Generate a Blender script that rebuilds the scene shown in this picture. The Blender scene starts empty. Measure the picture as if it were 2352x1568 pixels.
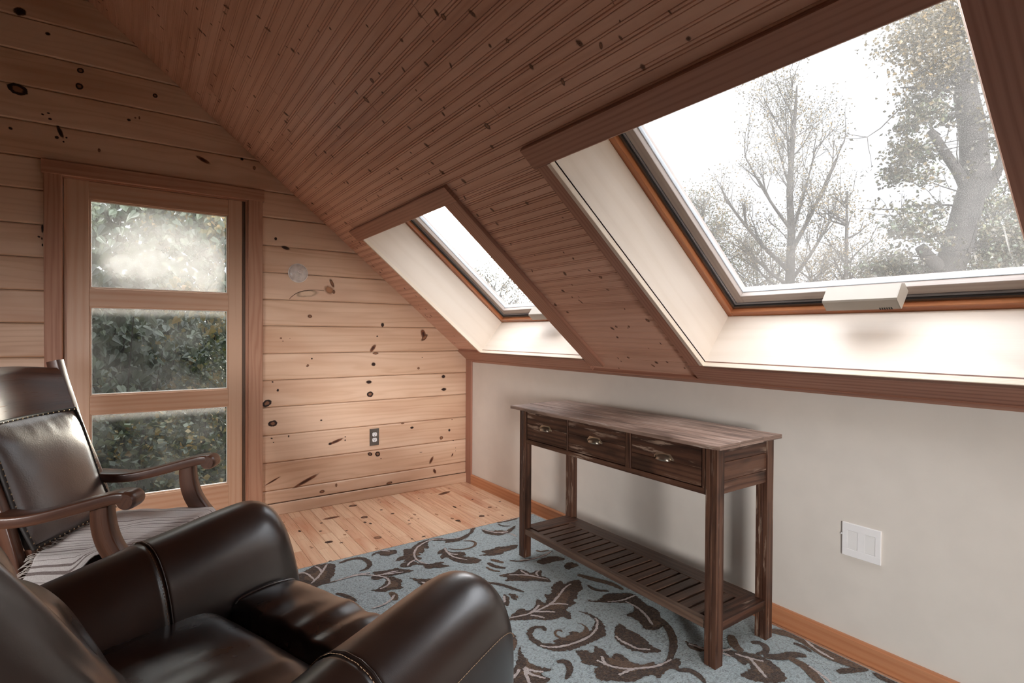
import bpy, bmesh, math, random
from mathutils import Vector, Matrix, noise as mnoise, geometry as mgeo

C = bpy.context.scene.collection
scene = bpy.context.scene
PI = math.pi
SKY_HI = (68, 66, 65)
SKY_ZEN = (5.6, 5.7, 5.8)
SKY_LO = (.66, .675, .69)
SKY_HALO = (12, 11.8, 11.4)
SKY_CORE = (120, 115, 105)
SUN_E = 1.5
LSK_ADDED = ((-1.1, 0.03),)  # unseen left slope opening, added to brighten the room

# ------------------------------------------------------------------ camera
H = 1.18
YAW, PIT, ROLL = 0.608749, -0.0114635, 0.00542676
fw = Vector((math.sin(YAW) * math.cos(PIT), math.cos(YAW) * math.cos(PIT), math.sin(PIT)))
rt = Vector((math.cos(YAW), -math.sin(YAW), 0))
up = rt.cross(fw)
rt2 = rt * math.cos(ROLL) + up * math.sin(ROLL)
up2 = -rt * math.sin(ROLL) + up * math.cos(ROLL)
cam = bpy.data.cameras.new('camera')
cam.sensor_width = 36
cam.lens = 1230.127 / 2352 * 36
cam.shift_x = -0.8 / 2352
cam.shift_y = -3.27 / 2352
cam.clip_start = 0.02
co = bpy.data.objects.new('camera', cam)
C.objects.link(co)
m = Matrix((rt2, up2, -fw)).transposed().to_4x4()
m.translation = Vector((0, 0, H))
co.matrix_world = m
scene.camera = co

# ------------------------------------------------------------------ light and exposure
vs = scene.view_settings
vs.view_transform = 'Standard'
vs.look = 'None'
vs.gamma = 1
vs.use_curve_mapping = False
vs.exposure = 0.5
SUN = Vector((0.496, 0.855, 0.153)).normalized()
world = bpy.data.worlds.new('sky')
scene.world = world
world.use_nodes = True
nt = world.node_tree
nt.nodes.clear()
def wn(t, **k):
    n = nt.nodes.new(t)
    for a, v in k.items():
        setattr(n, a, v)
    return n
def wl(a, b):
    nt.links.new(a, b)
tc = wn('ShaderNodeTexCoord')
def wdot(v):
    n = wn('ShaderNodeVectorMath', operation='DOT_PRODUCT')
    wl(tc.outputs['Generated'], n.inputs[0])
    n.inputs[1].default_value = v
    return n.outputs['Value']
def wmap(s, a, b, c, d, mode='SMOOTHSTEP'):
    n = wn('ShaderNodeMapRange', interpolation_type=mode)
    wl(s, n.inputs['Value'])
    for i, x in zip(('From Min', 'From Max', 'To Min', 'To Max'), (a, b, c, d)):
        n.inputs[i].default_value = x
    return n.outputs['Result']
def wmix(f, a, b):
    n = wn('ShaderNodeMix', data_type='RGBA')
    wl(f, n.inputs[0])
    for s, i in ((a, 6), (b, 7)):
        if isinstance(s, tuple):
            n.inputs[i].default_value = (*s, 1)
        else:
            wl(s, n.inputs[i])
    return n.outputs[2]
zen = wmap(wdot(Vector((0, 0, 1))), 0.45, 0.95, 0, 1)
sky = wmix(zen, SKY_LO, SKY_ZEN)
d_left = wdot(Vector((-0.52, -0.85, 0.07)).normalized())
sky = wmix(wmap(d_left, 0.88, 0.985, 0, 1), sky, SKY_HI)  # bright sky lobe added to shine through the unseen left and rear openings
d_sun = wdot(SUN)
halo = wmap(d_sun, 0.955, 0.9985, 0, 1)
sky = wmix(halo, sky, SKY_HALO)
core = wmap(d_sun, 0.992, 0.9995, 0, 1)
sky = wmix(core, sky, SKY_CORE)
gz = wmap(wdot(Vector((0, 0, 1))), -0.06, 0.02, 0, 1)
sky = wmix(gz, (0.12, 0.12, 0.09), sky)
bg = wn('ShaderNodeBackground')
wl(sky, bg.inputs['Color'])
bg.inputs['Strength'].default_value = 1
ow = wn('ShaderNodeOutputWorld')
wl(bg.outputs[0], ow.inputs['Surface'])

sl_ = bpy.data.lights.new('sun', 'SUN')
sl_.energy = SUN_E
sl_.color = (1, 0.86, 0.68)
sl_.angle = math.radians(1.2)
so = bpy.data.objects.new('sun', sl_)
C.objects.link(so)
so.rotation_euler = SUN.to_track_quat('Z', 'Y').to_euler()
so.location = SUN * 30

TH = 0.695991
SN, CSN = math.sin(TH), math.cos(TH)
def SP(s, y, d):
    """point of the right roof slope: s down the slope, y along the house, d outward from the room"""
    return Vector((s * CSN + d * SN, y, -s * SN + d * CSN))
def SPL(s, y, d):
    """mirror slope on the left of the ridge"""
    p = SP(s, y, d)
    return Vector((2 * XR - p.x, p.y, p.z))
XR = -0.75
YB, XK, YF = 3.71, 2.148, -3.2
DB, DT = 2.135, 2.115          # board face and trim face of the slope
SK = ((0.333, 1.463), (2.252, 3.350))   # the two skylight openings along y
S0, S1 = -0.235, 0.905

def portal(name, loc, xdir, ydir, w, h):
    l = bpy.data.lights.new(name, 'AREA')
    l.shape = 'RECTANGLE'
    l.size, l.size_y = w, h
    l.cycles.is_portal = True
    o = bpy.data.objects.new(name, l)
    C.objects.link(o)
    x, y = xdir.normalized(), ydir.normalized()
    z = x.cross(y)
    mm = Matrix((x, y, z)).transposed().to_4x4()
    mm.translation = loc
    o.matrix_world = mm
yv = Vector((0, 1, 0))
for a, b in SK:
    sd = SP(1, 0, 0) - SP(0, 0, 0)
    portal('skylight_portal', SP((S0 + S1) / 2, (a + b) / 2, 2.53), sd, yv, S1 - S0, b - a)
for a, b in LSK_ADDED:
    sd = SPL(0, 0, 0) - SPL(1, 0, 0)
    portal('skylight_portal', SPL((S0 + S1) / 2, (a + b) / 2, 2.53), sd, yv, S1 - S0, b - a)  # portal of the added left opening
portal('door_portal', Vector((0.115, 3.86, 1.07)), Vector((-1, 0, 0)), Vector((0, 0, 1)), 0.7, 1.7)
portal('added_window_portal', Vector((-1.30, YF - .14, 1.025)), Vector((1, 0, 0)), Vector((0, 0, 1)), 1.2, .95)  # unseen rear window, added to light the gable wall and floor
HAZE = .08
CREST0, CREST1, FARM, FSEAT = .600, .170, .935, .915
LCL, LCR = 1.545, .725

# ------------------------------------------------------------------ materials
class NB:
    def __init__(s, name):
        s.m = bpy.data.materials.new(name)
        s.m.use_nodes = True
        s.t = s.m.node_tree
        s.t.nodes.clear()
        s.out = s.n('ShaderNodeOutputMaterial')
    def n(s, t, **k):
        n = s.t.nodes.new(t)
        for a, v in k.items():
            setattr(n, a, v)
        return n
    def put(s, v, sock):
        if v is None:
            return
        if isinstance(v, bpy.types.NodeSocket):
            s.t.links.new(v, sock)
        elif isinstance(v, (tuple, list)) and len(v) == 3 and sock.type == 'RGBA':
            sock.default_value = (*v, 1)
        else:
            sock.default_value = v
    def math(s, op, a, b=None, c=None, clamp=False):
        n = s.n('ShaderNodeMath', operation=op, use_clamp=clamp)
        for v, i in ((a, 0), (b, 1), (c, 2)):
            s.put(v, n.inputs[i])
        return n.outputs[0]
    def uv(s):
        n = s.n('ShaderNodeUVMap')
        n.uv_map = 'UVMap'
        return n.outputs[0]
    def obj(s):
        return s.n('ShaderNodeTexCoord').outputs['Object']
    def sep(s, v):
        n = s.n('ShaderNodeSeparateXYZ')
        s.put(v, n.inputs[0])
        return n.outputs
    def com(s, x=0., y=0., z=0.):
        n = s.n('ShaderNodeCombineXYZ')
        for v, i in ((x, 0), (y, 1), (z, 2)):
            s.put(v, n.inputs[i])
        return n.outputs[0]
    def attr(s, a):
        return s.n('ShaderNodeAttribute', attribute_name=a).outputs['Fac']
    def noise(s, vec, scale=1., detail=3., rough=.5, dist=0., col=False):
        n = s.n('ShaderNodeTexNoise')
        s.put(vec, n.inputs['Vector'])
        for a, v in (('Scale', scale), ('Detail', detail), ('Roughness', rough), ('Distortion', dist)):
            s.put(v, n.inputs[a])
        return n.outputs['Color' if col else 'Fac']
    def vor(s, vec, scale=1., out='Distance', rnd=1.):
        n = s.n('ShaderNodeTexVoronoi')
        s.put(vec, n.inputs['Vector'])
        s.put(scale, n.inputs['Scale'])
        s.put(rnd, n.inputs['Randomness'])
        return n.outputs[out]
    def ramp(s, f, *stops, interp='LINEAR'):
        n = s.n('ShaderNodeValToRGB')
        cr = n.color_ramp
        cr.interpolation = interp
        while len(cr.elements) < len(stops):
            cr.elements.new(.5)
        for e, (p, c) in zip(cr.elements, stops):
            e.position = p
            e.color = (*c, 1) if isinstance(c, tuple) else (c, c, c, 1)
        s.put(f, n.inputs[0])
        return n.outputs[0]
    def mix(s, f, a, b, mode='MIX'):
        n = s.n('ShaderNodeMix', data_type='RGBA', blend_type=mode)
        s.put(f, n.inputs[0])
        s.put(a, n.inputs[6])
        s.put(b, n.inputs[7])
        return n.outputs[2]
    def mr(s, v, a, b, c=0., d=1., mode='LINEAR'):
        n = s.n('ShaderNodeMapRange', interpolation_type=mode)
        for x, i in zip((v, a, b, c, d), range(5)):
            s.put(x, n.inputs[i])
        return n.outputs[0]
    def bump(s, h, strength=.2, dist=.002, normal=None):
        n = s.n('ShaderNodeBump')
        s.put(h, n.inputs['Height'])
        s.put(strength, n.inputs['Strength'])
        s.put(dist, n.inputs['Distance'])
        s.put(normal, n.inputs['Normal'])
        return n.outputs[0]
    def bsdf(s, col, rough=.5, spec=.5, metal=0., normal=None, coat=0., coat_rough=.1, sheen=0., trans=0., ior=None, alpha=None):
        n = s.n('ShaderNodeBsdfPrincipled')
        for a, v in (('Base Color', col), ('Roughness', rough), ('Specular IOR Level', spec), ('Metallic', metal),
                     ('Normal', normal), ('Coat Weight', coat), ('Coat Roughness', coat_rough), ('Sheen Weight', sheen),
                     ('Transmission Weight', trans), ('IOR', ior), ('Alpha', alpha)):
            s.put(v, n.inputs[a])
        return n.outputs[0]
    def done(s, sh):
        s.t.links.new(sh, s.out.inputs['Surface'])
        return s.m

def wood(name, light, mid, dark, rings=26., rough=.5, var=.3, grain=.5, coat=0., warp=5., bump=.15, wear=None, spec=.35, hue=None):
    b = NB(name)
    u, v, _ = b.sep(b.uv())
    tone = b.attr('tone')
    t50 = b.math('MULTIPLY', tone, 57.0)
    n1 = b.noise(b.com(b.math('MULTIPLY', u, .7), b.math('MULTIPLY', v, 7.), t50), 1., 2.5, .55, .4)
    ph = b.math('MULTIPLY_ADD', v, rings * 6.28, b.math('MULTIPLY', n1, warp * 6.28))
    sn = b.math('MULTIPLY_ADD', b.math('SINE', ph), .5, .5)
    sn = b.math('POWER', sn, 1.8)
    fine = b.noise(b.com(b.math('MULTIPLY', u, 5.), b.math('MULTIPLY', v, 240.), t50), 1., 2., .6)
    big = b.noise(b.com(b.math('MULTIPLY', u, .9), b.math('MULTIPLY', v, 3.5), b.math('ADD', t50, 9.)), 1., 2., .5)
    f = b.math('ADD', b.math('MULTIPLY', sn, grain * .55), b.math('MULTIPLY', b.math('SUBTRACT', fine, .5), grain * .7))
    f = b.math('ADD', f, b.mr(big, .3, .7, -.12, .32))
    f = b.math('ADD', f, b.math('MULTIPLY', b.math('SUBTRACT', tone, .5), var))
    col = b.ramp(f, (.0, light), (.4, mid), (.95, dark))
    if hue:
        col = b.mix(b.mr(b.noise(b.com(b.math('MULTIPLY', u, 1.3), b.math('MULTIPLY', v, 5.), b.math('ADD', t50, 31.)), 1., 2.), .5, .72, 0., .75), col, hue)
    r = b.mr(fine, .3, .7, rough - .06, rough + .08)
    hgt = fine
    if wear:
        w = b.noise(b.com(b.math('MULTIPLY', u, 6.), b.math('MULTIPLY', v, 60.), t50), 1., 5., .65)
        blot = b.noise(b.com(b.math('MULTIPLY', u, 3.), b.math('MULTIPLY', v, 9.), b.math('ADD', t50, 3.)), 1., 3., .6)
        wf = b.math('MULTIPLY', b.mr(w, .55, .60), b.mr(blot, wear[1], wear[1] + .10))
        col = b.mix(wf, col, wear[0])
        wd = b.mr(blot, .36, .48, .6, 0.)
        col = b.mix(wd, col, (dark[0] * .45, dark[1] * .45, dark[2] * .45))
        hgt = b.math('SUBTRACT', fine, b.math('MULTIPLY', wf, .8))
    nrm = b.bump(hgt, bump, .0015)
    return b.done(b.bsdf(col, r, spec, normal=nrm, coat=coat, coat_rough=.25))

def knot(name, rim, core, r0, r1, soft=.2, swirl=0.):
    b = NB(name)
    uvv = b.uv()
    x, y, _ = b.sep(uvv)
    tone = b.attr('tone')
    nz = b.noise(b.com(x, y, b.math('MULTIPLY', tone, 91.)), 2.2, 3., .6)
    r = b.math('SQRT', b.math('ADD', b.math('MULTIPLY', x, x), b.math('MULTIPLY', y, y)))
    r = b.math('ADD', r, b.math('MULTIPLY', b.math('SUBTRACT', nz, .5), .45))
    col = b.ramp(r, (0., core), (max(r0 - .12, .01), core), (r0, rim), (r1, rim))
    if swirl:
        rr = b.math('MULTIPLY_ADD', b.math('SINE', b.math('MULTIPLY', r, 26.)), .5, .5)
        col = b.mix(b.math('MULTIPLY', rr, swirl), col, rim)
    al = b.mr(r, r1 - soft, r1, 1., 0., 'SMOOTHSTEP')
    return b.done(b.bsdf(col, .5, .3, alpha=al))

def plain(name, col, rough=.5, spec=.5, metal=0., coat=0., vary=.06, bumps=0., bscale=200., rvar=0.):
    b = NB(name)
    nz = b.noise(b.obj(), 9., 3.)
    c = b.mix(b.mr(nz, .35, .65, 0., 1.), tuple(x * (1 - vary) for x in col), tuple(min(1, x * (1 + vary)) for x in col))
    nr = b.bump(b.noise(b.obj(), bscale, 3.), bumps, .001) if bumps else None
    rg = b.mr(b.noise(b.obj(), 14., 3.), .3, .7, rough - rvar, rough + rvar) if rvar else rough
    return b.done(b.bsdf(c, rg, spec, metal, nr, coat))

M = {}
M['wall_pine'] = wood('wall_pine', (.75, .525, .375), (.645, .415, .275), (.42, .215, .13), 22, .36, .30, .42, warp=6, spec=.5, hue=(.53, .30, .19))
M['ceil_pine'] = wood('ceil_pine', (.70, .425, .31), (.59, .33, .23), (.33, .15, .10), 20, .42, .34, .38, warp=4)
M['floor_pine'] = wood('floor_pine', (.82, .57, .385), (.73, .45, .285), (.44, .18, .105), 24, .3, .62, .5, warp=7, coat=.3, hue=(.50, .18, .085))
M['trim_fir'] = wood('trim_fir', (.41, .205, .138), (.32, .142, .092), (.17, .060, .040), 55, .38, .24, .6, warp=2, spec=.4)
M['door_fir'] = wood('door_fir', (.60, .39, .27), (.52, .30, .19), (.36, .17, .10), 30, .35, .3, .45, warp=2, spec=.5)
M['base_fir'] = wood('base_fir', (.54, .25, .125), (.46, .185, .085), (.29, .09, .038), 40, .36, .3, .45, warp=2, coat=.15)
M['casing_fir'] = wood('casing_fir', (.50, .285, .19), (.42, .21, .135), (.26, .10, .06), 38, .4, .3, .6, warp=5)
M['frame_red'] = wood('frame_red', (.50, .20, .085), (.38, .125, .05), (.17, .042, .02), 32, .25, .3, .6, warp=4, coat=.5)
M['sash_pale'] = wood('sash_pale', (.42, .36, .32), (.36, .30, .265), (.25, .20, .17), 50, .45, .2, .5, warp=2)
M['plywood'] = wood('plywood', (.76, .66, .56), (.71, .605, .50), (.60, .485, .38), 12, .42, .08, .35, warp=3, coat=.2)
M['ply_edge'] = wood('ply_edge', (.86, .76, .64), (.72, .58, .44), (.45, .30, .19), 200, .5, .1, .6, warp=.3)
M['table_wood'] = wood('table_wood', (.105, .048, .028), (.06, .025, .015), (.018, .009, .006), 36, .42, .5, .8, wear=((.30, .205, .15), .52), bump=.5, spec=.3)
M['table_top'] = wood('table_top', (.30, .20, .155), (.19, .118, .088), (.075, .043, .032), 30, .42, .35, .9, wear=((.44, .34, .28), .50), bump=.5, spec=.4, coat=.08)
M['slat_wood'] = wood('slat_wood', (.105, .055, .035), (.065, .033, .021), (.024, .012, .008), 36, .45, .4, .7, bump=.4)
M['rock_wood'] = wood('rock_wood', (.125, .052, .030), (.075, .028, .016), (.026, .010, .006), 26, .32, .3, .6, warp=4, coat=.45, bump=.08, spec=.5)
M['grey_wood'] = wood('grey_wood', (.16, .10, .07), (.11, .065, .045), (.04, .022, .016), 30, .45, .3, .7)
M['bark'] = plain('bark', (.011, .0095, .0085), .9, .2, vary=.4, bumps=.8, bscale=30)
M['bark_pale'] = plain('bark_pale', (.13, .085, .045), .9, .2, vary=.4, bumps=.8, bscale=30)
M['knot_ring'] = knot('knot_ring', (.028, .013, .010), (.24, .115, .065), .52, .98, .14)
M['knot_dark'] = knot('knot_dark', (.05, .022, .014), (.022, .010, .008), .5, .98, .4)
M['knot_feather'] = knot('knot_feather', (.20, .075, .038), (.055, .022, .014), .45, .98, .5)
M['knot_brown'] = knot('knot_brown', (.14, .06, .034), (.32, .15, .08), .5, .98, .45, .5)
M['knot_red'] = knot('knot_red', (.42, .20, .10), (.40, .185, .095), .5, .98, .75)
M['knot_pale'] = knot('knot_pale', (.62, .44, .30), (.70, .51, .36), .6, .98, .6, .15)
M['knot_ceiling'] = knot('knot_ceiling', (.16, .072, .043), (.045, .022, .016), .22, .98, .8)
M['groove'] = plain('groove', (.03, .016, .011), .9, .1)
M['low_bounce'] = plain('low_bounce', (.05, .035, .03), .7, .2)  # unseen walls and left slope made near black to cut bounce light
M['plaster'] = plain('plaster', (.69, .635, .57), .55, .35, vary=.02, bumps=.12, bscale=90, rvar=.05)
M['plaster_white'] = plain('plaster_white', (.72, .68, .63), .6, .3, vary=.02)
M['white_plastic'] = plain('white_plastic', (.84, .82, .81), .3, .5, vary=.01)
M['insert_plastic'] = plain('insert_plastic', (.80, .78, .76), .35, .5, vary=.01)
M['opener_plastic'] = plain('opener_plastic', (.36, .315, .26), .4, .5, vary=.02)
M['dark_slot'] = plain('dark_slot', (.02, .02, .02), .7, .3)
M['steel'] = plain('steel', (.36, .33, .30), .32, .5, 1., vary=.08, rvar=.06)
M['pull_metal'] = plain('pull_metal', (.50, .43, .35), .36, .5, 1., vary=.25, rvar=.1, bumps=.1, bscale=60)
M['brass'] = plain('brass', (.60, .48, .32), .3, .5, 1., vary=.2)
M['rubber'] = plain('rubber', (.025, .02, .018), .6, .4)
M['gasket'] = plain('gasket', (.12, .072, .048), .45, .5, vary=.1)
M['alu'] = plain('alu', (.26, .25, .265), .35, .6, .4, vary=.05)
M['seal'] = plain('seal', (.5, .53, .56), .4, .5, vary=.04)
M['bead_highlight'] = plain('bead_highlight', (.78, .78, .76), .4, .5, vary=.03)  # pale sealant with the bright light at the pane edges in its colour
M['thread'] = plain('thread', (.36, .24, .15), .8, .2)
M['pine_gable'] = M['wall_pine']

def leather(name, a, bcol, rough, grain_scale, bump, coat=.0, spec=.6):
    b = NB(name)
    o = b.obj()
    nz = b.noise(o, 6., 3.)
    col = b.mix(b.mr(nz, .35, .65), a, bcol)
    cells = b.vor(o, grain_scale)
    fine = b.noise(o, grain_scale * .6, 4., .6)
    h = b.math('ADD', b.math('MULTIPLY', cells, .7), b.math('MULTIPLY', fine, .6))
    n1 = b.bump(h, bump, .0008)
    r = b.mr(b.noise(o, 11., 3.), .3, .7, rough - .05, rough + .05)
    return b.done(b.bsdf(col, r, spec, normal=n1, coat=coat, coat_rough=.22))
M['leather'] = leather('leather', (.010, .0055, .0045), (.016, .009, .007), .34, 620, .09, .55, .9)
M['leather_seat'] = leather('leather_seat', (.010, .0056, .0048), (.017, .0095, .0078), .30, 560, .10, .6, .9)
M['leather_old'] = leather('leather_old', (.055, .036, .032), (.075, .050, .045), .33, 190, .5, .7, 1.0)

def rugmat(name, c1, c2, c3, sc=420., amt=.5):
    b = NB(name)
    o = b.obj()
    x, y, z = b.sep(o)
    n1 = b.noise(b.com(b.math('MULTIPLY', x, .6), y, z), sc * .42, 3., .7)
    fl = b.noise(b.com(b.math('MULTIPLY', x, 95.), b.math('MULTIPLY', y, 210.), 0.), 1., 3., .65)
    n2 = b.noise(o, sc * .16, 2., .6)
    n3 = b.noise(o, 5., 2.)
    col = b.mix(b.mr(n1, .36, .58), c2, c1)
    col = b.mix(b.math('MULTIPLY', b.mr(fl, .57, .64), amt), col, c3)
    col = b.mix(b.math('MULTIPLY', b.mr(n2, .55, .62), amt * .6), col, c3)
    col = b.mix(b.mr(n3, .3, .7, .0, .2), col, c2)
    h = b.math('SUBTRACT', b.math('ADD', n1, n2), fl)
    nr = b.bump(h, 1., .012)
    return b.done(b.bsdf(col, .95, .1, normal=nr, sheen=.2))
M['rug_blue'] = rugmat('rug_blue', (.68, .775, .79), (.47, .56, .575), (.10, .105, .11), 420, .62)
M['rug_brown'] = rugmat('rug_brown', (.115, .070, .047), (.045, .028, .021), (.27, .165, .10), 420, .75)
M['rug_tan'] = rugmat('rug_tan', (.25, .15, .09), (.12, .07, .045), (.05, .03, .022), 420, .5)
M['rug_white'] = rugmat('rug_white', (.86, .77, .73), (.68, .58, .55), (.45, .36, .32), 420, .3)
M['rug_edge'] = rugmat('rug_edge', (.50, .44, .38), (.34, .29, .25), (.2, .17, .15), 500, .4)

def throwmat():
    b = NB('throw_cloth')
    u, v, _ = b.sep(b.uv())
    wob = b.noise(b.com(b.math('MULTIPLY', u, 3.), b.math('MULTIPLY', v, 2.), 0.), 1., 2.)
    vv = b.math('ADD', v, b.math('MULTIPLY', wob, .02))
    k = b.math('MULTIPLY', vv, 42.)
    cell = b.math('FLOOR', k)
    wn_ = b.n('ShaderNodeTexWhiteNoise', noise_dimensions='1D')
    b.put(cell, wn_.inputs['W'])
    fr = b.math('FRACT', k)
    th = b.mr(b.math('POWER', wn_.outputs['Value'], 3.2), 0., 1., .06, .62)
    st = b.math('LESS_THAN', fr, th)
    weave = b.noise(b.com(b.math('MULTIPLY', u, 500.), b.math('MULTIPLY', v, 160.), 0.), 1., 2.)
    base = b.mix(b.mr(weave, .35, .65), (.70, .65, .63), (.84, .80, .78))
    dk = b.mix(b.mr(weave, .35, .65), (.20, .155, .145), (.30, .245, .23))
    col = b.mix(b.math('MULTIPLY', st, .95), base, dk)
    return b.done(b.bsdf(col, .9, .15, normal=b.bump(weave, .4, .001), sheen=.2))
M['throw'] = throwmat()
M['fringe'] = plain('fringe', (.60, .55, .51), .9, .1, vary=.2)

def leafmat(name, cols, trans=.35, rough=.45):
    b = NB(name)
    t = b.attr('tone')
    nz = b.noise(b.obj(), 1.2, 2.)
    f = b.math('ADD', b.math('MULTIPLY', t, .8), b.mr(nz, .3, .7, -.1, .3))
    k = len(cols) - 1
    col = b.ramp(f, *[(i / k, c) for i, c in enumerate(cols)])
    p = b.bsdf(col, rough, .35)
    tr = b.n('ShaderNodeBsdfTranslucent')
    b.put(b.mix(1., col, (1.35, 1.3, .8), 'MULTIPLY'), tr.inputs['Color'])
    mx = b.n('ShaderNodeMixShader')
    mx.inputs[0].default_value = trans
    b.t.links.new(p, mx.inputs[1])
    b.t.links.new(tr.outputs[0], mx.inputs[2])
    return b.done(mx.outputs[0])
M['leaf_dark'] = leafmat('leaf_dark', [(.012, .020, .014), (.022, .034, .023), (.036, .050, .033), (.055, .070, .042)], .25)
M['leaf_fine'] = leafmat('leaf_fine', [(.018, .026, .017), (.03, .040, .026), (.048, .058, .034), (.085, .085, .042)], .3)
M['leaf_yellow'] = leafmat('leaf_yellow', [(.05, .05, .02), (.075, .068, .028), (.12, .09, .032), (.18, .115, .05)], .4)
M['leaf_tree'] = leafmat('leaf_tree', [(.018, .018, .013), (.026, .025, .017), (.04, .035, .02), (.07, .052, .025)], .3)
M['leaf_gold'] = leafmat('leaf_gold', [(.025, .022, .014), (.045, .036, .018), (.08, .058, .024), (.13, .085, .03)], .35)
M['earth'] = plain('earth', (.035, .035, .022), .95, .1, vary=.5)

def glassmat(name, kind):
    b = NB(name)
    o = b.obj()
    u, v, _ = b.sep(b.uv())        # uv in metres on the pane
    if kind == 'skylight':
        trail = b.noise(b.com(b.math('MULTIPLY', u, 2.2), b.math('MULTIPLY', v, 60.), b.math('MULTIPLY', b.noise(b.com(u, v, 0.), 6., 2.), .0)), 1., 3., .6, .35)
        sel = b.noise(b.com(b.math('MULTIPLY', u, 2.6), b.math('MULTIPLY', v, 5.), 4.), 1., 2.)
        tr = b.math('MULTIPLY', b.mr(trail, .64, .70), b.mr(sel, .48, .62))
        spk = b.noise(b.com(b.math('MULTIPLY', u, 1.), v, 7.), 420., 1., .5)
        base = b.mr(b.noise(o, 3., 3.), .3, .7, HAZE - .03, HAZE + .03)
        f = b.math('ADD', base, b.math('MULTIPLY', tr, .16))
        f = b.math('ADD', f, b.mr(spk, .4, .7, -.02, .03), clamp=True)
        tint = (.93, .95, 1.)
    elif kind == 'fog':
        def blob(cx, cy, rx, ry, a):
            dx = b.math('DIVIDE', b.math('SUBTRACT', u, cx), rx)
            dy = b.math('DIVIDE', b.math('SUBTRACT', v, cy), ry)
            d = b.math('ADD', b.math('MULTIPLY', dx, dx), b.math('MULTIPLY', dy, dy))
            return b.mr(d, 0., 1.2, a, 0., 'SMOOTHSTEP')
        f = b.math('MAXIMUM', blob(.27, .15, .16, .14, .25), blob(.53, .15, .15, .21, .20))
        f = b.math('MAXIMUM', f, blob(.33, .20, .34, .26, .19))
        f = b.math('MAXIMUM', f, blob(.16, .13, .14, .10, .22))
        f = b.math('ADD', f, b.mr(b.noise(o, 7., 4., .6), .3, .7, .03, .10))
        f = b.math('ADD', f, b.mr(b.noise(o, 160., 2., .6), .62, .75, .0, .12), clamp=True)
        tint = (.93, .96, .96)
    else:
        edge = b.mr(v, .42, .475, 0., .18, 'SMOOTHSTEP')
        f = b.math('ADD', b.mr(b.noise(o, 5., 4., .6), .3, .7, .0, .04), edge)
        f = b.math('ADD', f, b.mr(b.noise(o, 220., 2., .6), .62, .75, .0, .08), clamp=True)
        tint = (.93, .96, .94)
    tp = b.n('ShaderNodeBsdfTransparent')
    tp.inputs['Color'].default_value = (*tint, 1)
    tl = b.n('ShaderNodeBsdfTranslucent')
    tl.inputs['Color'].default_value = (.96, .93, .90, 1)
    mx = b.n('ShaderNodeMixShader')
    b.put(f, mx.inputs[0])
    b.t.links.new(tp.outputs[0], mx.inputs[1])
    b.t.links.new(tl.outputs[0], mx.inputs[2])
    gl = b.n('ShaderNodeBsdfGlossy')
    gl.inputs['Roughness'].default_value = .03
    fr = b.n('ShaderNodeFresnel')
    fr.inputs['IOR'].default_value = 1.4
    m2 = b.n('ShaderNodeMixShader')
    b.put(b.math('MULTIPLY', fr.outputs[0], .08), m2.inputs[0])
    b.t.links.new(mx.outputs[0], m2.inputs[1])
    b.t.links.new(gl.outputs[0], m2.inputs[2])
    return b.done(m2.outputs[0])
M['glass_sky'] = glassmat('glass_sky', 'skylight')
M['glass_fog'] = glassmat('glass_fog', 'fog')
M['glass_door'] = glassmat('glass_door', 'clear')

def clear_disc():
    b = NB('clear_disc')
    p = b.bsdf((.80, .78, .76), .15, .8, coat=.4)
    tp = b.n('ShaderNodeBsdfTransparent')
    mx = b.n('ShaderNodeMixShader')
    b.put(b.mr(b.noise(b.obj(), 30., 3.), .35, .65, .42, .68), mx.inputs[0])
    b.t.links.new(tp.outputs[0], mx.inputs[1])
    b.t.links.new(p, mx.inputs[2])
    return b.done(mx.outputs[0])
M['clear_disc'] = clear_disc()
M['disc_rim'] = plain('disc_rim', (.88, .86, .84), .2, .7)

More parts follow.
